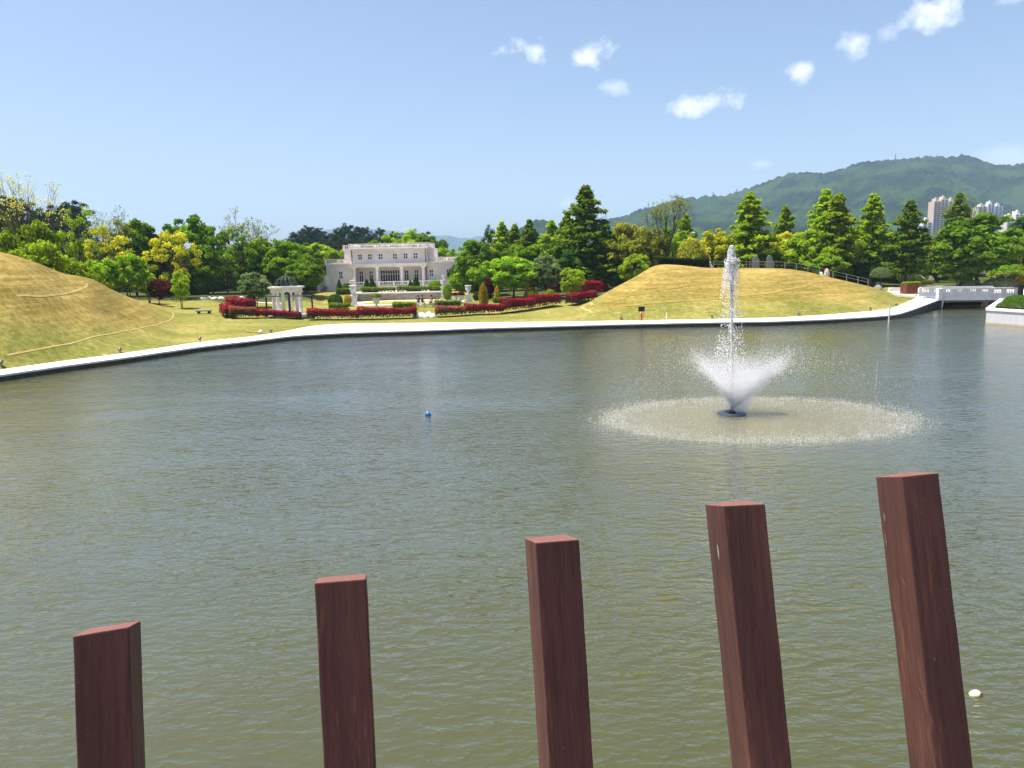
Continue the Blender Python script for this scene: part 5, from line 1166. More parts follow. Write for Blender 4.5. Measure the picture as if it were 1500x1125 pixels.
# green box by the hedge end
p = G(816, 97.5); o = empty('utility_box', p, 'small pale green utility box behind the end of the wine-red hedge', 'box')
q = MB(); q.box(p.x - .32, p.x + .32, p.y - .2, p.y + .2, p.z - .05, p.z + .85); q.box(p.x - .35, p.x + .35, p.y - .23, p.y + .23, p.z + .851, p.z + .93); q.build('box_body', mat('pale_green_paint', (.32, .5, .38), .5), o)
q = MB(); q.box(p.x - .26, p.x + .26, p.y - .225, p.y - .202, p.z + .08, p.z + .78); q.build('door', mat('green_door', (.28, .45, .34), .5), o)

# ---- things floating on the lake
w_ = pz(627, 608.5, 0); o = empty('buoy', w_, 'small round blue buoy floating alone in the middle of the lake', 'buoy')
q = MB(); pr = [(.13 * math.sin(math.pi * i / 9) + .001, w_.z + .05 - .13 * math.cos(math.pi * i / 9)) for i in range(10)]; q.lathe(w_.x, w_.y, pr, 14); q.build('float_ball', mat('blue_plastic', (.02, .19, .48), .3, spec=.6), o, smooth=True)
q = MB(); q.lathe(w_.x + .02, w_.y, [(.03, w_.z + .17), (.03, w_.z + .21), (.015, w_.z + .23)], 8); q.build('eyelet', mat('pink_plastic', (.5, .25, .2), .5), o)
w_ = pz(1428, 1018, 0); o = empty('fishing_float', w_, 'small cream rounded float bobbing beside the rightmost post', 'float')
q = MB(); c_ = w_ + Vector((0, 0, .015)); V = []
for j in range(9):
    ph = -math.pi / 2 + math.pi * j / 8
    for i in range(12):
        t_ = 2 * math.pi * i / 12; V.append((c_.x + .085 * math.cos(ph) * math.cos(t_) * 1.0 , c_.y + .065 * math.cos(ph) * math.sin(t_), c_.z + .055 * math.sin(ph) + .012 * math.cos(t_)))
q.add(V, [(j * 12 + i, j * 12 + (i + 1) % 12, (j + 1) * 12 + (i + 1) % 12, (j + 1) * 12 + i) for j in range(8) for i in range(12)]); q.build('float_body', mat('cream_plastic', (.75, .62, .38), .5, 9, (.8, .74, .6)), o, smooth=True)
q = MB(); q.tube(c_ + Vector((.07, 0, .01)), c_ + Vector((.13, .02, .015)), .012, .008, 6); q.tube(c_ + Vector((.05, -.045, .035)), c_ + Vector((.058, -.058, .04)), .012, .012, 8); q.build('stem', mat('red_tip', (.45, .08, .05), .5), o)

# ---- far buildings
def tower(px0, px1, top, Y, m, label, floors, base=60, notch=None, dep=14, m2=None):
    x0_, x1_ = xat(px0, Y), xat(px1, Y); z1 = topz((px0 + px1) / 2, top, Y); o = empty('apartment_tower', ((x0_ + x1_) / 2, Y, 0), label, 'apartment building')
    zb_ = -1.0; q = MB(); q.box(x0_, x1_, Y, Y + dep, zb_, z1); q.build('wall', m, o)
    q = MB(); wq = (x1_ - x0_); q.box(x0_ + wq * .30, x0_ + wq * .7, Y + 1.5, Y + dep - 3, z1, z1 + 4.0); q.box(x0_ + wq * .4, x0_ + wq * .55, Y + 3, Y + 6, z1 + 4, z1 + 5.5); q.build('roof', m2 or m, o)
    fh = 2.9; k = max(2, int(wq / 5)); 
    q = MB(); zz = z1 - 2.4; j = 0
    while zz > z1 - fh * floors and zz > 10:
        for i in range(k):
            xx = x0_ + wq * (i + .22) / k; q.box(xx, xx + wq * .56 / k, Y - .35, Y + .2, zz, zz + 1.5)
        zz -= fh
    w_o = q.build('window', mat_win, o); w_o['kind'] = 'stuff'
    q = MB(); 
    for i in range(k + 1): q.box(x0_ + wq * i / k - .25, x0_ + wq * i / k + .25, Y - .8, Y + .0, zb_, z1 + .6)
    q.build('pilaster', m, o)
    return o
mat_win = mat('far_window_glass', (.10, .13, .17), .2)
M_pink = mat('salmon_render', (.60, .46, .37), .8); M_cream = mat('cream_render', (.62, .56, .50), .8); M_wh = mat('white_render', (.66, .64, .66), .8)
tower(1361, 1370.5, 295, 1000, M_pink, 'salmon end section of the tall tower block left of the thin conifer', 15)
tower(1371, 1381, 292, 1006, M_cream, 'tall cream tower block with salmon roof house, tallest building in the photo', 17, m2=M_pink)
tower(1382, 1392, 295, 1012, M_cream, 'cream tower section half hidden by the thin conifer', 15)
tower(1425, 1438, 303, 1150, M_cream, 'left lower section of the white tower block above the big round tree', 10)
tower(1439, 1448, 299, 1155, M_wh, 'tallest middle section of the white tower block above the big round tree', 12)
tower(1449, 1460, 302, 1160, M_wh, 'right section of the white tower block above the big round tree', 10)
tower(1480, 1490, 314, 900, M_wh, 'small white block at the right edge below the mountain', 6)
tower(1468, 1479, 319, 905, M_cream, 'lower cream block left of the small white one at the right edge', 5)
tower(1347, 1360, 326, 800, M_wh, 'low white block at the left foot of the salmon tower', 4)
tower(1334, 1346, 331, 790, M_wh, 'lowest white block left of the towers, just above the trees', 4)
tower(1396, 1405, 323, 780, M_wh, 'low white block right of the thin conifer', 4)
tower(1406, 1414, 314, 785, M_wh, 'pale block between the thin conifer and the big round tree', 5)

# ---- pylons on the ridges
def pylon(px, top, bot, Y, label, hgt=None, wd=2.4, arms=True):
    x = xat(px, Y); zt_ = topz(px, top, Y); zb_ = topz(px, bot, Y) - 10; q = MB(); s_ = Y / 1000.0 * .16
    for sx_ in (-1, 1):
        for sy in (-1, 1): q.tube((x + sx_ * wd, Y + sy * wd, zb_), (x + sx_ * .3, Y + sy * .3, zt_), s_, s_ * .6, 4, False)
    k = 7
    for i in range(k):
        f0, f1 = i / k, (i + 1) / k; z0_, z1_ = zb_ + (zt_ - zb_) * f0, zb_ + (zt_ - zb_) * f1; r0, r1 = wd * (1 - f0) + .3 * f0, wd * (1 - f1) + .3 * f1
        q.tube((x - r0, Y - r0, z0_), (x + r1, Y - r1, z1_), s_ * .5, s_ * .5, 4, False); q.tube((x + r0, Y - r0, z0_), (x - r1, Y - r1, z1_), s_ * .5, s_ * .5, 4, False)
    o = empty('pylon', (x, Y, zb_), label, 'pylon'); q.build('lattice_mast', M_dark, o)
    if arms:
        q = MB()
        for f in (.7, .82, .93): z_ = zb_ + (zt_ - zb_) * f; q.tube((x - wd * 1.1, Y, z_), (x + wd * 1.1, Y, z_), s_ * .6, s_ * .6, 4)
        q.build('cross_arm', M_dark, o)
pylon(949, 296, 308, 2080, 'leftmost lattice pylon on the mountain ridge'); pylon(1042, 280.5, 291, 2080, 'lattice pylon on the first hump of the ridge'); pylon(1076, 276, 286, 2080, 'faint pylon right of the first hump of the ridge')
pylon(1301, 225.5, 235, 2095, 'left mast on the mountain summit', wd=2, arms=False); pylon(1360, 226, 233, 2095, 'right mast on the mountain summit', wd=2.6, arms=False)
pylon(888, 311, 334, 700, 'slim mast right of the tallest redwood', wd=.7, arms=False)
# white dish on a mast behind the golden bush
p = G(1014, 112); zt_ = topz(1014, 343, 112); o = empty('dish_mast', p, 'white dish on a mast peeping above the golden round bush', 'dish')
q = MB(); q.tube(p, Vector((p.x, p.y, zt_)), .06, .05, 6); q.build('pole', M_dark, o)
q = MB(); q.lathe(p.x, p.y, [(.05, zt_ - .1), (.28, zt_), (.36, zt_ + .16), (.30, zt_ + .3), (.05, zt_ + .36)], 12); q.build('dish', M_white, o, smooth=True)

# ---- wooden posts of the viewing deck
def wood_mat():
    m = bpy.data.materials.new('maroon_wood'); m.use_nodes = True; n = m.node_tree.nodes; l = m.node_tree.links; p = n['Principled BSDF']
    t = n.new('ShaderNodeTexCoord'); oi = n.new('ShaderNodeObjectInfo')
    def nz(scale, s3, det=6, rough=.6, dist=0):
        mp = n.new('ShaderNodeMapping'); mp.inputs['Scale'].default_value = s3; l.new(t.outputs['Object'], mp.inputs[0])
        cb = n.new('ShaderNodeCombineXYZ'); mm = n.new('ShaderNodeMath'); mm.operation = 'MULTIPLY'; mm.inputs[1].default_value = 37; l.new(oi.outputs['Random'], mm.inputs[0]); l.new(mm.outputs[0], cb.inputs[0]); l.new(mm.outputs[0], cb.inputs[1]); l.new(cb.outputs[0], mp.inputs['Location'])
        q = n.new('ShaderNodeTexNoise'); q.inputs['Scale'].default_value = scale; q.inputs['Detail'].default_value = det; q.inputs['Roughness'].default_value = rough; q.inputs['Distortion'].default_value = dist; l.new(mp.outputs[0], q.inputs['Vector']); return q.outputs['Fac']
    def rp(f, a, b, c1, c2):
        r = n.new('ShaderNodeValToRGB'); e = r.color_ramp.elements; e[0].position = a; e[1].position = b; e[0].color = (*c1, 1); e[1].color = (*c2, 1); l.new(f, r.inputs[0]); return r.outputs[0]
    def mx(f, a, b, bt='MIX'):
        q = n.new('ShaderNodeMix'); q.data_type = 'RGBA'; q.blend_type = bt
        for i, v in ((0, f), (6, a), (7, b)):
            if isinstance(v, float): q.inputs[i].default_value = v
            elif isinstance(v, tuple): q.inputs[i].default_value = (*v, 1)
            else: l.new(v, q.inputs[i])
        return q.outputs[2]
    grain = nz(60, (1, 1, .04), 6, .7, .3); blot = nz(9, (1, 1, .22), 6, .65); wear = nz(22, (1, 1, .12), 8, .75); spk = nz(190, (1, 1, .5), 3, .6)
    c = rp(blot, .35, .68, (.092, .040, .034), (.142, .060, .046))
    c = mx(.55, c, rp(grain, .32, .66, (.42, .40, .42), (1.15, 1.05, 1.0)), 'MULTIPLY')
    c = mx(rp(wear, .56, .66, (0, 0, 0), (.75, .75, .75)), c, (.24, .105, .055))
    c = mx(rp(wear, .34, .42, (.85, .85, .85), (0, 0, 0)), c, (.06, .028, .024))
    c = mx(rp(spk, .70, .76, (0, 0, 0), (.5, .5, .5)), c, (.38, .26, .22))
    crack = nz(26, (1, 1, .025), 3, .5, .8)
    r_ = n.new('ShaderNodeValToRGB'); e_ = r_.color_ramp.elements; e_[0].position = .60; e_[0].color = (0, 0, 0, 1); e_[1].position = .618; e_[1].color = (0, 0, 0, 1); k_ = e_.new(.609); k_.color = (.35, .35, .35, 1); l.new(crack, r_.inputs[0]); c = mx(r_.outputs[0], c, (.02, .010, .009))
    def ma(op, a, b=None):
        q = n.new('ShaderNodeMath'); q.operation = op
        for i, v in enumerate((a, b)):
            if v is None: continue
            if isinstance(v, (int, float)): q.inputs[i].default_value = v
            else: l.new(v, q.inputs[i])
        return q.outputs[0]
    sp = n.new('ShaderNodeSeparateXYZ'); l.new(t.outputs['Object'], sp.inputs[0])
    edge = ma('MINIMUM', ma('ABSOLUTE', sp.outputs[0]), ma('ABSOLUTE', sp.outputs[1])); en = nz(30, (1, 1, .35), 6, .75)
    ef = rp(ma('ADD', ma('MULTIPLY', edge, 21), ma('MULTIPLY', en, .55)), 1.20, 1.30, (0, 0, 0), (.8, .8, .8))
    c = mx(ef, c, (.30, .14, .085))
    at = n.new('ShaderNodeAttribute'); at.attribute_name = 'tone'
    c = mx(at.outputs['Fac'], c, mx(.8, (.22, .092, .075), rp(spk, .3, .7, (.5, .45, .4), (1.1, 1.1, 1.1)), 'MULTIPLY'))
    l.new(c, p.inputs['Base Color']); p.inputs['Roughness'].default_value = .62; p.inputs['Specular IOR Level'].default_value = .28
    b = n.new('ShaderNodeBump'); b.inputs['Strength'].default_value = .6; b.inputs['Distance'].default_value = .002; l.new(grain, b.inputs['Height'])
    b2 = n.new('ShaderNodeBump'); b2.inputs['Strength'].default_value = .35; b2.inputs['Distance'].default_value = .004; l.new(wear, b2.inputs['Height']); l.new(b.outputs[0], b2.inputs['Normal']); l.new(b2.outputs[0], p.inputs['Normal'])
    return m
M_wood = wood_mat()
import bmesh
def wpost(corners, axis_dir, zlow, label, sd):
    """square post: four top corners (world), long axis direction, cut at height zlow"""
    r = random.Random(sd); C4 = [Vector(c) for c in corners]; ctr = sum(C4, Vector()) / 4
    L_ = (ctr.z - zlow) / -axis_dir.z
    zax = -axis_dir.normalized(); xax = (C4[1] - C4[0]); xax = (xax - zax * xax.dot(zax)).normalized(); yax = zax.cross(xax)
    Rm = Matrix((xax, yax, zax)).transposed().to_4x4(); M = Matrix.Translation(ctr) @ Rm; Mi = M.inverted()
    tops = [Mi @ c for c in C4]; bm = bmesh.new(); n_ = 40; rings = []
    for i in range(n_ + 1):
        f = (i / n_) ** 1.0; rings.append([bm.verts.new((t_.x, t_.y, t_.z * (1 - min(1, f * 30)) - L_ * f)) for t_ in tops])
    bm.faces.new(rings[0])
    for i in range(n_):
        for j in range(4): bm.faces.new((rings[i][j], rings[i + 1][j], rings[i + 1][(j + 1) % 4], rings[i][(j + 1) % 4]))
    bm.faces.new(list(reversed(rings[-1]))); bmesh.ops.recalc_face_normals(bm, faces=bm.faces)
    ed = [e for e in bm.edges if (len(e.link_faces) == 2 and e.calc_face_angle(0) > .6)]
    bmesh.ops.bevel(bm, geom=ed, offset=.0028, segments=2, profile=.6, affect='EDGES')
    for v in bm.verts:
        k = .0003; v.co.x += k * math.sin(v.co.z * 31 + sd) + .0004 * r.uniform(-1, 1) * (1 if abs(v.co.z) > .01 else .3); v.co.y += k * math.sin(v.co.z * 23 + sd * 2)
    me = bpy.data.meshes.new('wooden_post'); bm.to_mesh(me); bm.free()
    a = me.attributes.new('tone', 'FLOAT', 'FACE'); a.data.foreach_set('value', np.array([1.0 if (p.normal.z > .8 and p.center.z > -.05) else 0.0 for p in me.polygons], np.float32))
    o = link('wooden_post', me, M_wood); o.matrix_world = M; return tag(o, label, 'post', 'wooden posts in front of the lake'); return o
# measured outline of each post: top corners (front-left, front-right, back-right, back-left) and where its two outer and its inner edge leave the photo
PW = .1
POSTS = [  # front corner px/py, other corners, lower end of the front corner edge
 dict(c=[(108, 932), (189, 918), (207, 909), (130, 921)], foot=(196, 1125), top=(189, 918), Z=1.30, lab='leftmost and lowest dark red wooden post'),
 dict(c=[(461.5, 854), (536, 848), (537.5, 840), (466, 846)], foot=(550, 1125), top=(536, 848), Z=1.42, lab='second dark red wooden post from the left, with a pale pink top'),
 dict(c=[(784.5, 795), (849.5, 790), (838, 782.5), (768, 788)], foot=(805, 1125), top=(784.5, 795), Z=1.46, lab='middle dark red wooden post of the five'),
 dict(c=[(1060, 741), (1121, 738), (1106, 732.5), (1031, 739)], foot=(1099, 1125), top=(1060, 741), Z=1.42, lab='second post from the right, with a white scrape near its top'),
 dict(c=[(1321, 698), (1375, 692.5), (1345, 691), (1279, 698.5)], foot=(1371, 1125), top=(1321, 698), Z=1.36, lab='rightmost and tallest reddish wooden post, with worn light edges'),
]
RMi = RM.transposed()
def proj(w3):
    q = RMi @ (w3 - Vector((0, 0, CAMH))); return 750 + F * q.x / -q.z, 562.5 - F * q.y / -q.z
SEC = .095
M_scr = mat('scraped_paint', (.45, .40, .36), .8, 300, (.30, .24, .20)); M_scr2 = mat('light_scratch', (.27, .17, .125), .8, 200, (.2, .12, .09))
SCR = {3: [('l', .0, -.10, .0045, .017, M_scr)], 4: [('l', -.012, -.245, .010, .0028, M_scr2), ('l', .03, -.10, .004, .012, M_scr2), ('l', .034, -.155, .003, .016, M_scr2), ('l', -.03, -.50, .014, .002, M_scr2), ('f', -.02, -.42, .0035, .0035, M_scr2)], 2: [('l', .02, -.16, .002, .02, M_scr2)]}
for i, (P_, th, wf, ff) in enumerate(zip(POSTS, (-14, -1.2, 14.7, 26.5, 38), (81, 74.5, 65, 61, 54), (0, 0, 0, 0, 0))):
    th = math.radians(th); px, py = P_['top']; ph = math.atan((px - 750) / F); Z = 1080 * SEC * math.cos(th) / (wf * math.cos(ph))
    Tp = Vector((0, 0, CAMH)) + ray(px, py) * Z; axd = (Vector((0, 0, CAMH)) + ray(*P_['foot']) * Z - Tp).normalized()
    rd_ = Vector((ray(px, py).x, ray(px, py).y, 0)).normalized(); rt = Vector((rd_.y, -rd_.x, 0))
    u = rt * math.cos(th) + rd_ * math.sin(th); zax = -axd; u = (u - zax * u.dot(zax)).normalized(); v = zax.cross(u)
    if v.y < 0: v = -v
    u *= SEC; v *= SEC
    base4 = [Tp - u, Tp, Tp + v, Tp - u + v] if i < 2 else [Tp, Tp + u, Tp + u + v, Tp + v]
    pts4 = []
    for b4, c4 in zip(base4, P_['c']):      # slanted saw cut: slide each corner along its edge to the height seen
        lo, hi = -.12, .12
        for _ in range(40):
            m_ = (lo + hi) / 2
            if proj(b4 - axd * m_)[1] > c4[1]: lo = m_
            else: hi = m_
        pts4.append(b4 - axd * m_)
    po = wpost(pts4, axd, 4.7, P_['lab'], i + 3)
    for (fx, y_, z_, w_, h_, m_) in SCR.get(i, []):        # scrapes in the paint, a hair proud of the face
        r = random.Random(int(z_ * 1000)); ed = []
        for k in range(14):
            t_ = 2 * math.pi * k / 14; ed.append((w_ * math.cos(t_) * r.uniform(.5, 1.1), h_ * math.sin(t_) * r.uniform(.7, 1.1)))
        q = MB(); s2 = SEC / 2 + .0012
        q.add([(-s2, y_ + a, z_ + b + a * 1.5) if fx == 'l' else (y_ + a, -s2, z_ + b) for a, b in ed], [tuple(range(14)) if fx != 'l' else tuple(reversed(range(14)))]); q.build('scrape', m_, po, local=True)
# deck the posts and the photographer stand on
dk = empty('viewing_deck', (0, .3, 4.9), 'wooden viewing deck the dark red posts are fixed to', 'deck')
q = MB()
for i in range(14): q.box(-4, 4, -2.2 + i * .24, -2.2 + i * .24 + .23, 4.84, 4.9)
q.build('plank', M_wood, dk)
for x_ in (-3.5, 0, 3.5):
    for y_ in (-1.9, .8): q = MB(); q.box(x_ - .12, x_ + .12, y_ - .12, y_ + .12, -1.1, 4.838); q.build('leg', M_wood, dk)

# ---- people by the garden wall
def person(p, turn, label, shirt, hair=(.02, .015, .012), pants=(.03, .035, .06), lean=0.0):
    R_ = Matrix.Rotation(turn, 3, 'Z'); o = empty('person', p, label, 'person', rz=turn)
    J = {'pel': (0, 0, .50), 'sp': (0, .02 + lean * .3, .72), 'ch': (0, .04 + lean, .93), 'nk': (0, .05 + lean * 1.2, 1.07), 'hd': (0, .07 + lean * 1.4, 1.14), 'ht': (0, .08 + lean * 1.4, 1.27),
         'ls': (-.17, .04 + lean, 1.0), 'le': (-.22, .12 + lean, .76), 'lh': (-.12, .32, .64), 'rs': (.17, .04 + lean, 1.0), 're': (.22, .12 + lean, .76), 'rh': (.12, .32, .64),
         'lk': (-.11, .42, .52), 'la': (-.11, .44, .09), 'lt': (-.11, .58, .03), 'rk': (.11, .42, .52), 'ra': (.11, .44, .09), 'rt': (.11, .58, .03)}
    rad = {'pel': .13, 'sp': .125, 'ch': .14, 'nk': .05, 'hd': .075, 'ht': .085, 'ls': .055, 'le': .042, 'lh': .03, 'rs': .055, 're': .042, 'rh': .03, 'lk': .06, 'la': .04, 'lt': .035, 'rk': .06, 'ra': .04, 'rt': .035}
    E = [('pel', 'sp'), ('sp', 'ch'), ('ch', 'nk'), ('nk', 'hd'), ('hd', 'ht'), ('ch', 'ls'), ('ls', 'le'), ('le', 'lh'), ('ch', 'rs'), ('rs', 're'), ('re', 'rh'), ('pel', 'lk'), ('lk', 'la'), ('la', 'lt'), ('pel', 'rk'), ('rk', 'ra'), ('ra', 'rt')]
    def sk(name, keys, grow, m):
        ks = [k for k in J if k in keys]; me = bpy.data.meshes.new(name); me.from_pydata([J[k] for k in ks], [(ks.index(a), ks.index(b)) for a, b in E if a in keys and b in keys], []); ob = link(name, me, m, o)
        sm = ob.modifiers.new('skin', 'SKIN'); ss = ob.modifiers.new('sub', 'SUBSURF'); ss.levels = ss.render_levels = 1
        for i, k in enumerate(ks): d_ = me.skin_vertices[0].data[i]; d_.radius = (rad[k] * grow, rad[k] * grow); d_.use_root = (i == 0)
        return ob
    sk('body', set(J), 1.0, mat('skin_tone', (.48, .30, .22), .6))
    sk('shirt', {'pel', 'sp', 'ch', 'ls', 'le', 'rs', 're'}, 1.14, shirt)
    sk('trousers', {'pel', 'lk', 'la', 'rk', 'ra'}, 1.16, mat('dark_trousers', pants, .8))
    q = MB(); hx = J['ht']; pr = [(.02, hx[2] + .115), (.07, hx[2] + .10), (.11, hx[2] + .04), (.115, hx[2] - .03), (.10, hx[2] - .08)]; q.lathe(hx[0], hx[1] - .025, pr[::-1], 12); q.build('hair', mat('black_hair', hair, .5), o, local=True)
    return o
for (px, lb, shc, tn, ln) in ((612.5, 'dark-haired person in a blue top, left one of the seated pair behind the hedge', (.03, .07, .20), .5, .03), (617, 'person in dark navy clothes, right one of the seated pair behind the hedge', (.02, .025, .05), -.4, .06), (631.5, 'person seated alone in brown clothes right of the seated pair', (.22, .12, .09), math.pi * .9, .0)):
    p = G(px, 95.0, .15); bb = MB(); person(p + Vector((0, 0, .0)), tn, lb, mat('shirt_cloth', shc, .85), lean=ln)
bx = G(622, 95, .1); o = empty('garden_bench', bx, 'long pale stone bench in the garden that the three people sit on', 'bench')
q = MB(); q.box(xat(606, 95), xat(636, 95), 94.75, 95.25, bx.z + .33, bx.z + .45); q.build('seat', M_fac2, o)
for k in (609, 621, 633): q = MB(); q.box(xat(k, 95) - .1, xat(k, 95) + .1, 94.85, 95.15, bx.z - .2, bx.z + .328); q.build('leg', M_fac2, o)

# ---- fountain
fo = empty('fountain', FC, 'tall white water fountain spraying in the middle of the right part of the lake', 'fountain')
M_drop = bpy.data.materials.new('white_water'); M_drop.use_nodes = True; _n = M_drop.node_tree.nodes; _l = M_drop.node_tree.links; _n.clear(); _o = _n.new('ShaderNodeOutputMaterial'); _m = _n.new('ShaderNodeMixShader'); _m.inputs[0].default_value = .5; _d = _n.new('ShaderNodeBsdfDiffuse'); _t = _n.new('ShaderNodeBsdfTranslucent')
for _q in (_d, _t): _q.inputs[0].default_value = (.97, .97, .98, 1)
_l.new(_d.outputs[0], _m.inputs[1]); _l.new(_t.outputs[0], _m.inputs[2]); _l.new(_m.outputs[0], _o.inputs[0])
q = MB(); q.lathe(FC.x, FC.y, [(.45, -.1), (.58, -.02), (.6, .03), (.52, .06), (.3, .07), (.28, .02)], 28); q.build('float_ring', mat('blue_grey_float', (.07, .10, .14), .5, spec=.4), fo, smooth=True)
q = MB(); q.lathe(FC.x, FC.y, [(.16, .0), (.14, .16), (.07, .2), (.05, .32), (.03, .33)], 14); q.build('nozzle', M_dark, fo)
def drops(name, P, S, label=None, stretch=None):
    """many small water drops as octahedra"""
    n_ = len(P); D = np.array([[1, 0, 0], [-1, 0, 0], [0, 1, 0], [0, -1, 0], [0, 0, 1], [0, 0, -1]], float)
    st = np.ones((n_, 3)) if stretch is None else stretch
    V = (P[:, None, :] + D[None] * (S[:, None, None] * st[:, None, :])).reshape(-1, 3)
    Fb = np.array([[0, 2, 4], [2, 1, 4], [1, 3, 4], [3, 0, 4], [2, 0, 5], [1, 2, 5], [3, 1, 5], [0, 3, 5]]); Fq = (Fb[None] + (np.arange(n_) * 6)[:, None, None]).reshape(-1, 3)
    o = link(name, nmesh(name, V - np.array([FC.x, FC.y, 0]), Fq, smooth=True), M_drop, fo); o['kind'] = 'stuff'; return o
rng = np.random.default_rng(21); ZT = pd(1072, 358, FC.y).z - .05; FX, FY = FC.x, FC.y
dxt = pd(1072, 358, FC.y).x - FX
def jx(z): return FX + dxt * (z / ZT)
# rising core
n_ = 5200; z = rng.uniform(.4, 1, n_) ** .8 * ZT * .97; r_ = (.022 + .05 * (z / ZT) ** 2 + .05 * np.maximum(0, z / ZT - .75)) * np.abs(rng.normal(0, .75, n_)); an = rng.uniform(0, 6.28, n_)
P1 = np.stack([jx(z) + r_ * np.cos(an), FY + r_ * np.sin(an), z], 1); S1 = rng.uniform(.012, .026, n_)
n_ = 3200; z = rng.uniform(.35, ZT * .5, n_); P1b = np.stack([jx(z) + rng.normal(0, .018, n_), FY + rng.normal(0, .018, n_), z], 1); S1b = rng.uniform(.010, .02, n_)
drops('jet', np.concatenate([P1, P1b]), np.concatenate([S1, S1b]), stretch=np.tile([.8, .8, 2.0], (len(P1) + len(P1b), 1)))
# crown of the jet: dense white head
n_ = 4600; z = ZT - np.abs(rng.normal(0, 1, n_)) ** 1.15 * .62; z = np.clip(z, ZT * .70, ZT); k = (ZT - z); rr_ = .055 + .30 * np.clip(k / 1.4, 0, 1) ** .75; an = rng.uniform(0, 6.28, n_); r_ = rr_ * np.sqrt(rng.uniform(0, 1, n_)) * (.8 + .4 * vnoise(an * 2, z * 5))
drops('jet_head', np.stack([jx(z) + r_ * np.cos(an), FY + r_ * np.sin(an), z], 1), rng.uniform(.010, .024, n_))
# falling drops round the jet
n_ = 3600; z = ZT * rng.uniform(.28, .93, n_); k = (ZT - z) / ZT; rr_ = .22 + .62 * k ** .8; an = rng.uniform(0, 6.28, n_); r_ = rr_ * rng.uniform(0, 1, n_) ** .6
cl = vnoise(jx(z) * 0 + an * 1.6, z * 2.6, 4) > .42; z, r_, an = z[cl], r_[cl], an[cl]
drops('falling_drops', np.stack([jx(z) + r_ * np.cos(an) - .12 * (1 - z / ZT), FY + r_ * np.sin(an), z], 1), rng.uniform(.008, .030, len(z)) * rng.uniform(.5, 1, len(z)), stretch=np.tile([.9, .9, 1.4], (len(z), 1)))
# arching side spray
def arcs(n_, tmin, tmax, pw, R0, R1, th0, th1, s0, s1, jit):
    az = rng.uniform(0, 6.28, n_); jets = np.round(az / (6.28 / 34)) * (6.28 / 34); az = np.where(rng.uniform(size=n_) < .55, jets + rng.normal(0, .025, n_), az)
    Rr = rng.uniform(R0, R1, n_); th = np.radians(rng.uniform(th0, th1, n_)); t = tmin + (tmax - tmin) * rng.uniform(0, 1, n_) ** pw; x = Rr * t; z = x * np.tan(th) * (1 - t)
    x = x[:]; P = np.stack([FX + .1 + np.cos(az) * x * 1.0 + .75 * t, FY + np.sin(az) * x * .74 - 0.1 * t, .22 * (1 - t) + z], 1) + rng.normal(0, 1, (n_, 3)) * jit * (t[:, None] + .15)
    P[:, 2] = np.maximum(P[:, 2], .01); return P, rng.uniform(s0, s1, n_)
Pa, Sa = arcs(70000, .01, .33, 1.15, 5.0, 6.9, 54, 62, .003, .009, .07)
Pc, Sc = arcs(26000, .0, .22, 1.0, 4.0, 7.0, 46, 72, .003, .008, .12)
Pd, Sd = arcs(9000, .02, .5, 1.3, 4.8, 7.0, 48, 62, .003, .011, .14)
Pb, Sb = arcs(4200, .3, .98, .8, 5.4, 7.0, 50, 63, .004, .012, .20)
drops('spray', np.concatenate([Pa, Pb, Pc, Pd]), np.concatenate([Sa, Sb, Sc, Sd]))
# ring of splashes where the spray lands
n_ = 15000; an = rng.uniform(0, 6.28, n_); rr_ = 1 + rng.normal(0, .085, n_) - .06 * rng.exponential(2.6, n_) * (rng.uniform(size=n_) < .5); ok = vnoise(an * 9, rr_ * 14, 8) > .25; an, rr_ = an[ok], rr_[ok]
P = np.stack([RC.x + np.cos(an) * rr_ * 6.15, RC.y + np.sin(an) * rr_ * 4.35, rng.uniform(0, 1, len(an)) ** 3 * .12], 1)
drops('splash_ring', P, rng.uniform(.003, .0105, len(an)), stretch=np.tile([1, 1, 1.3], (len(an), 1)))
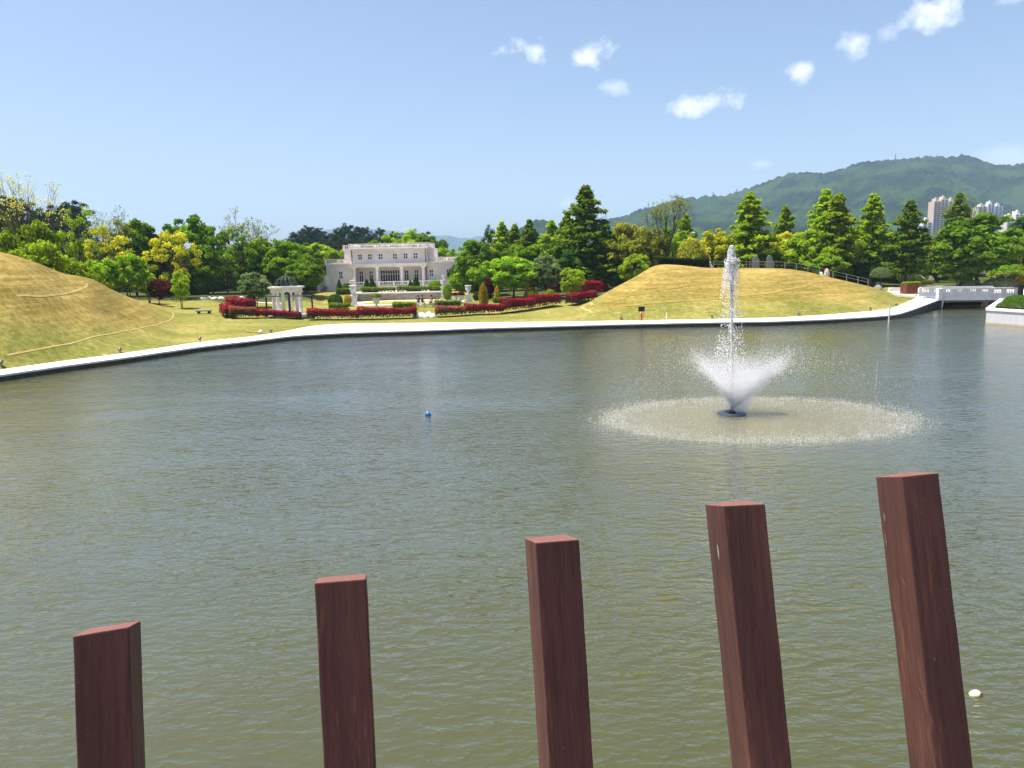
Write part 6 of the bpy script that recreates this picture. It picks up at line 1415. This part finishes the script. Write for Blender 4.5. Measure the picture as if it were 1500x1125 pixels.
# fine mist drifting to the right
n1, n2 = 28, 16; V = []; prof = [(.25, .05), (.9, .3), (1.5, .9), (1.9, 1.5), (2.0, 2.1), (1.6, 2.7), (.9, 3.1), (.1, 3.25)]
q = MB(); q.lathe(FX + .45, FY, prof, 28)
mm = bpy.data.materials.new('water_mist'); mm.use_nodes = True; n = mm.node_tree.nodes; l = mm.node_tree.links; n.remove(n['Principled BSDF'])
t = n.new('ShaderNodeTexCoord'); v = n.new('ShaderNodeVolumePrincipled'); v.inputs['Color'].default_value = (.97, .98, 1, 1); v.inputs['Anisotropy'].default_value = .3
sx = n.new('ShaderNodeSeparateXYZ'); l.new(t.outputs['Object'], sx.inputs[0])
def mt(op, a, b=None):
    q_ = n.new('ShaderNodeMath'); q_.operation = op
    for i, vv in enumerate((a, b)):
        if vv is None: continue
        if isinstance(vv, (int, float)): q_.inputs[i].default_value = vv
        else: l.new(vv, q_.inputs[i])
    return q_.outputs[0]
zz = mt('MAXIMUM', sx.outputs[2], .02); cxm = mt('SUBTRACT', sx.outputs[0], mt('ADD', .1, mt('MULTIPLY', zz, .28)))
rad = mt('SQRT', mt('ADD', mt('MULTIPLY', cxm, cxm), mt('MULTIPLY', sx.outputs[1], sx.outputs[1]))); rel = mt('DIVIDE', rad, mt('ADD', .42, mt('MULTIPLY', zz, .52)))
fall = mt('MAXIMUM', 0, mt('SUBTRACT', 1, rel)); up = mt('MAXIMUM', 0, mt('SUBTRACT', 1, mt('DIVIDE', zz, 2.5)))
nq = n.new('ShaderNodeTexNoise'); nq.inputs['Scale'].default_value = 1.6; nq.inputs['Detail'].default_value = 4; l.new(t.outputs['Object'], nq.inputs['Vector'])
den = mt('MULTIPLY', mt('MULTIPLY', mt('MULTIPLY', fall, mt('MULTIPLY', up, up)), 7.0), mt('MAXIMUM', 0, mt('SUBTRACT', mt('MULTIPLY', nq.outputs['Fac'], 2.4), .45)))
l.new(den, v.inputs['Density']); l.new(v.outputs[0], n['Material Output'].inputs['Volume'])
o = q.build('mist', mm, fo); o['kind'] = 'stuff'
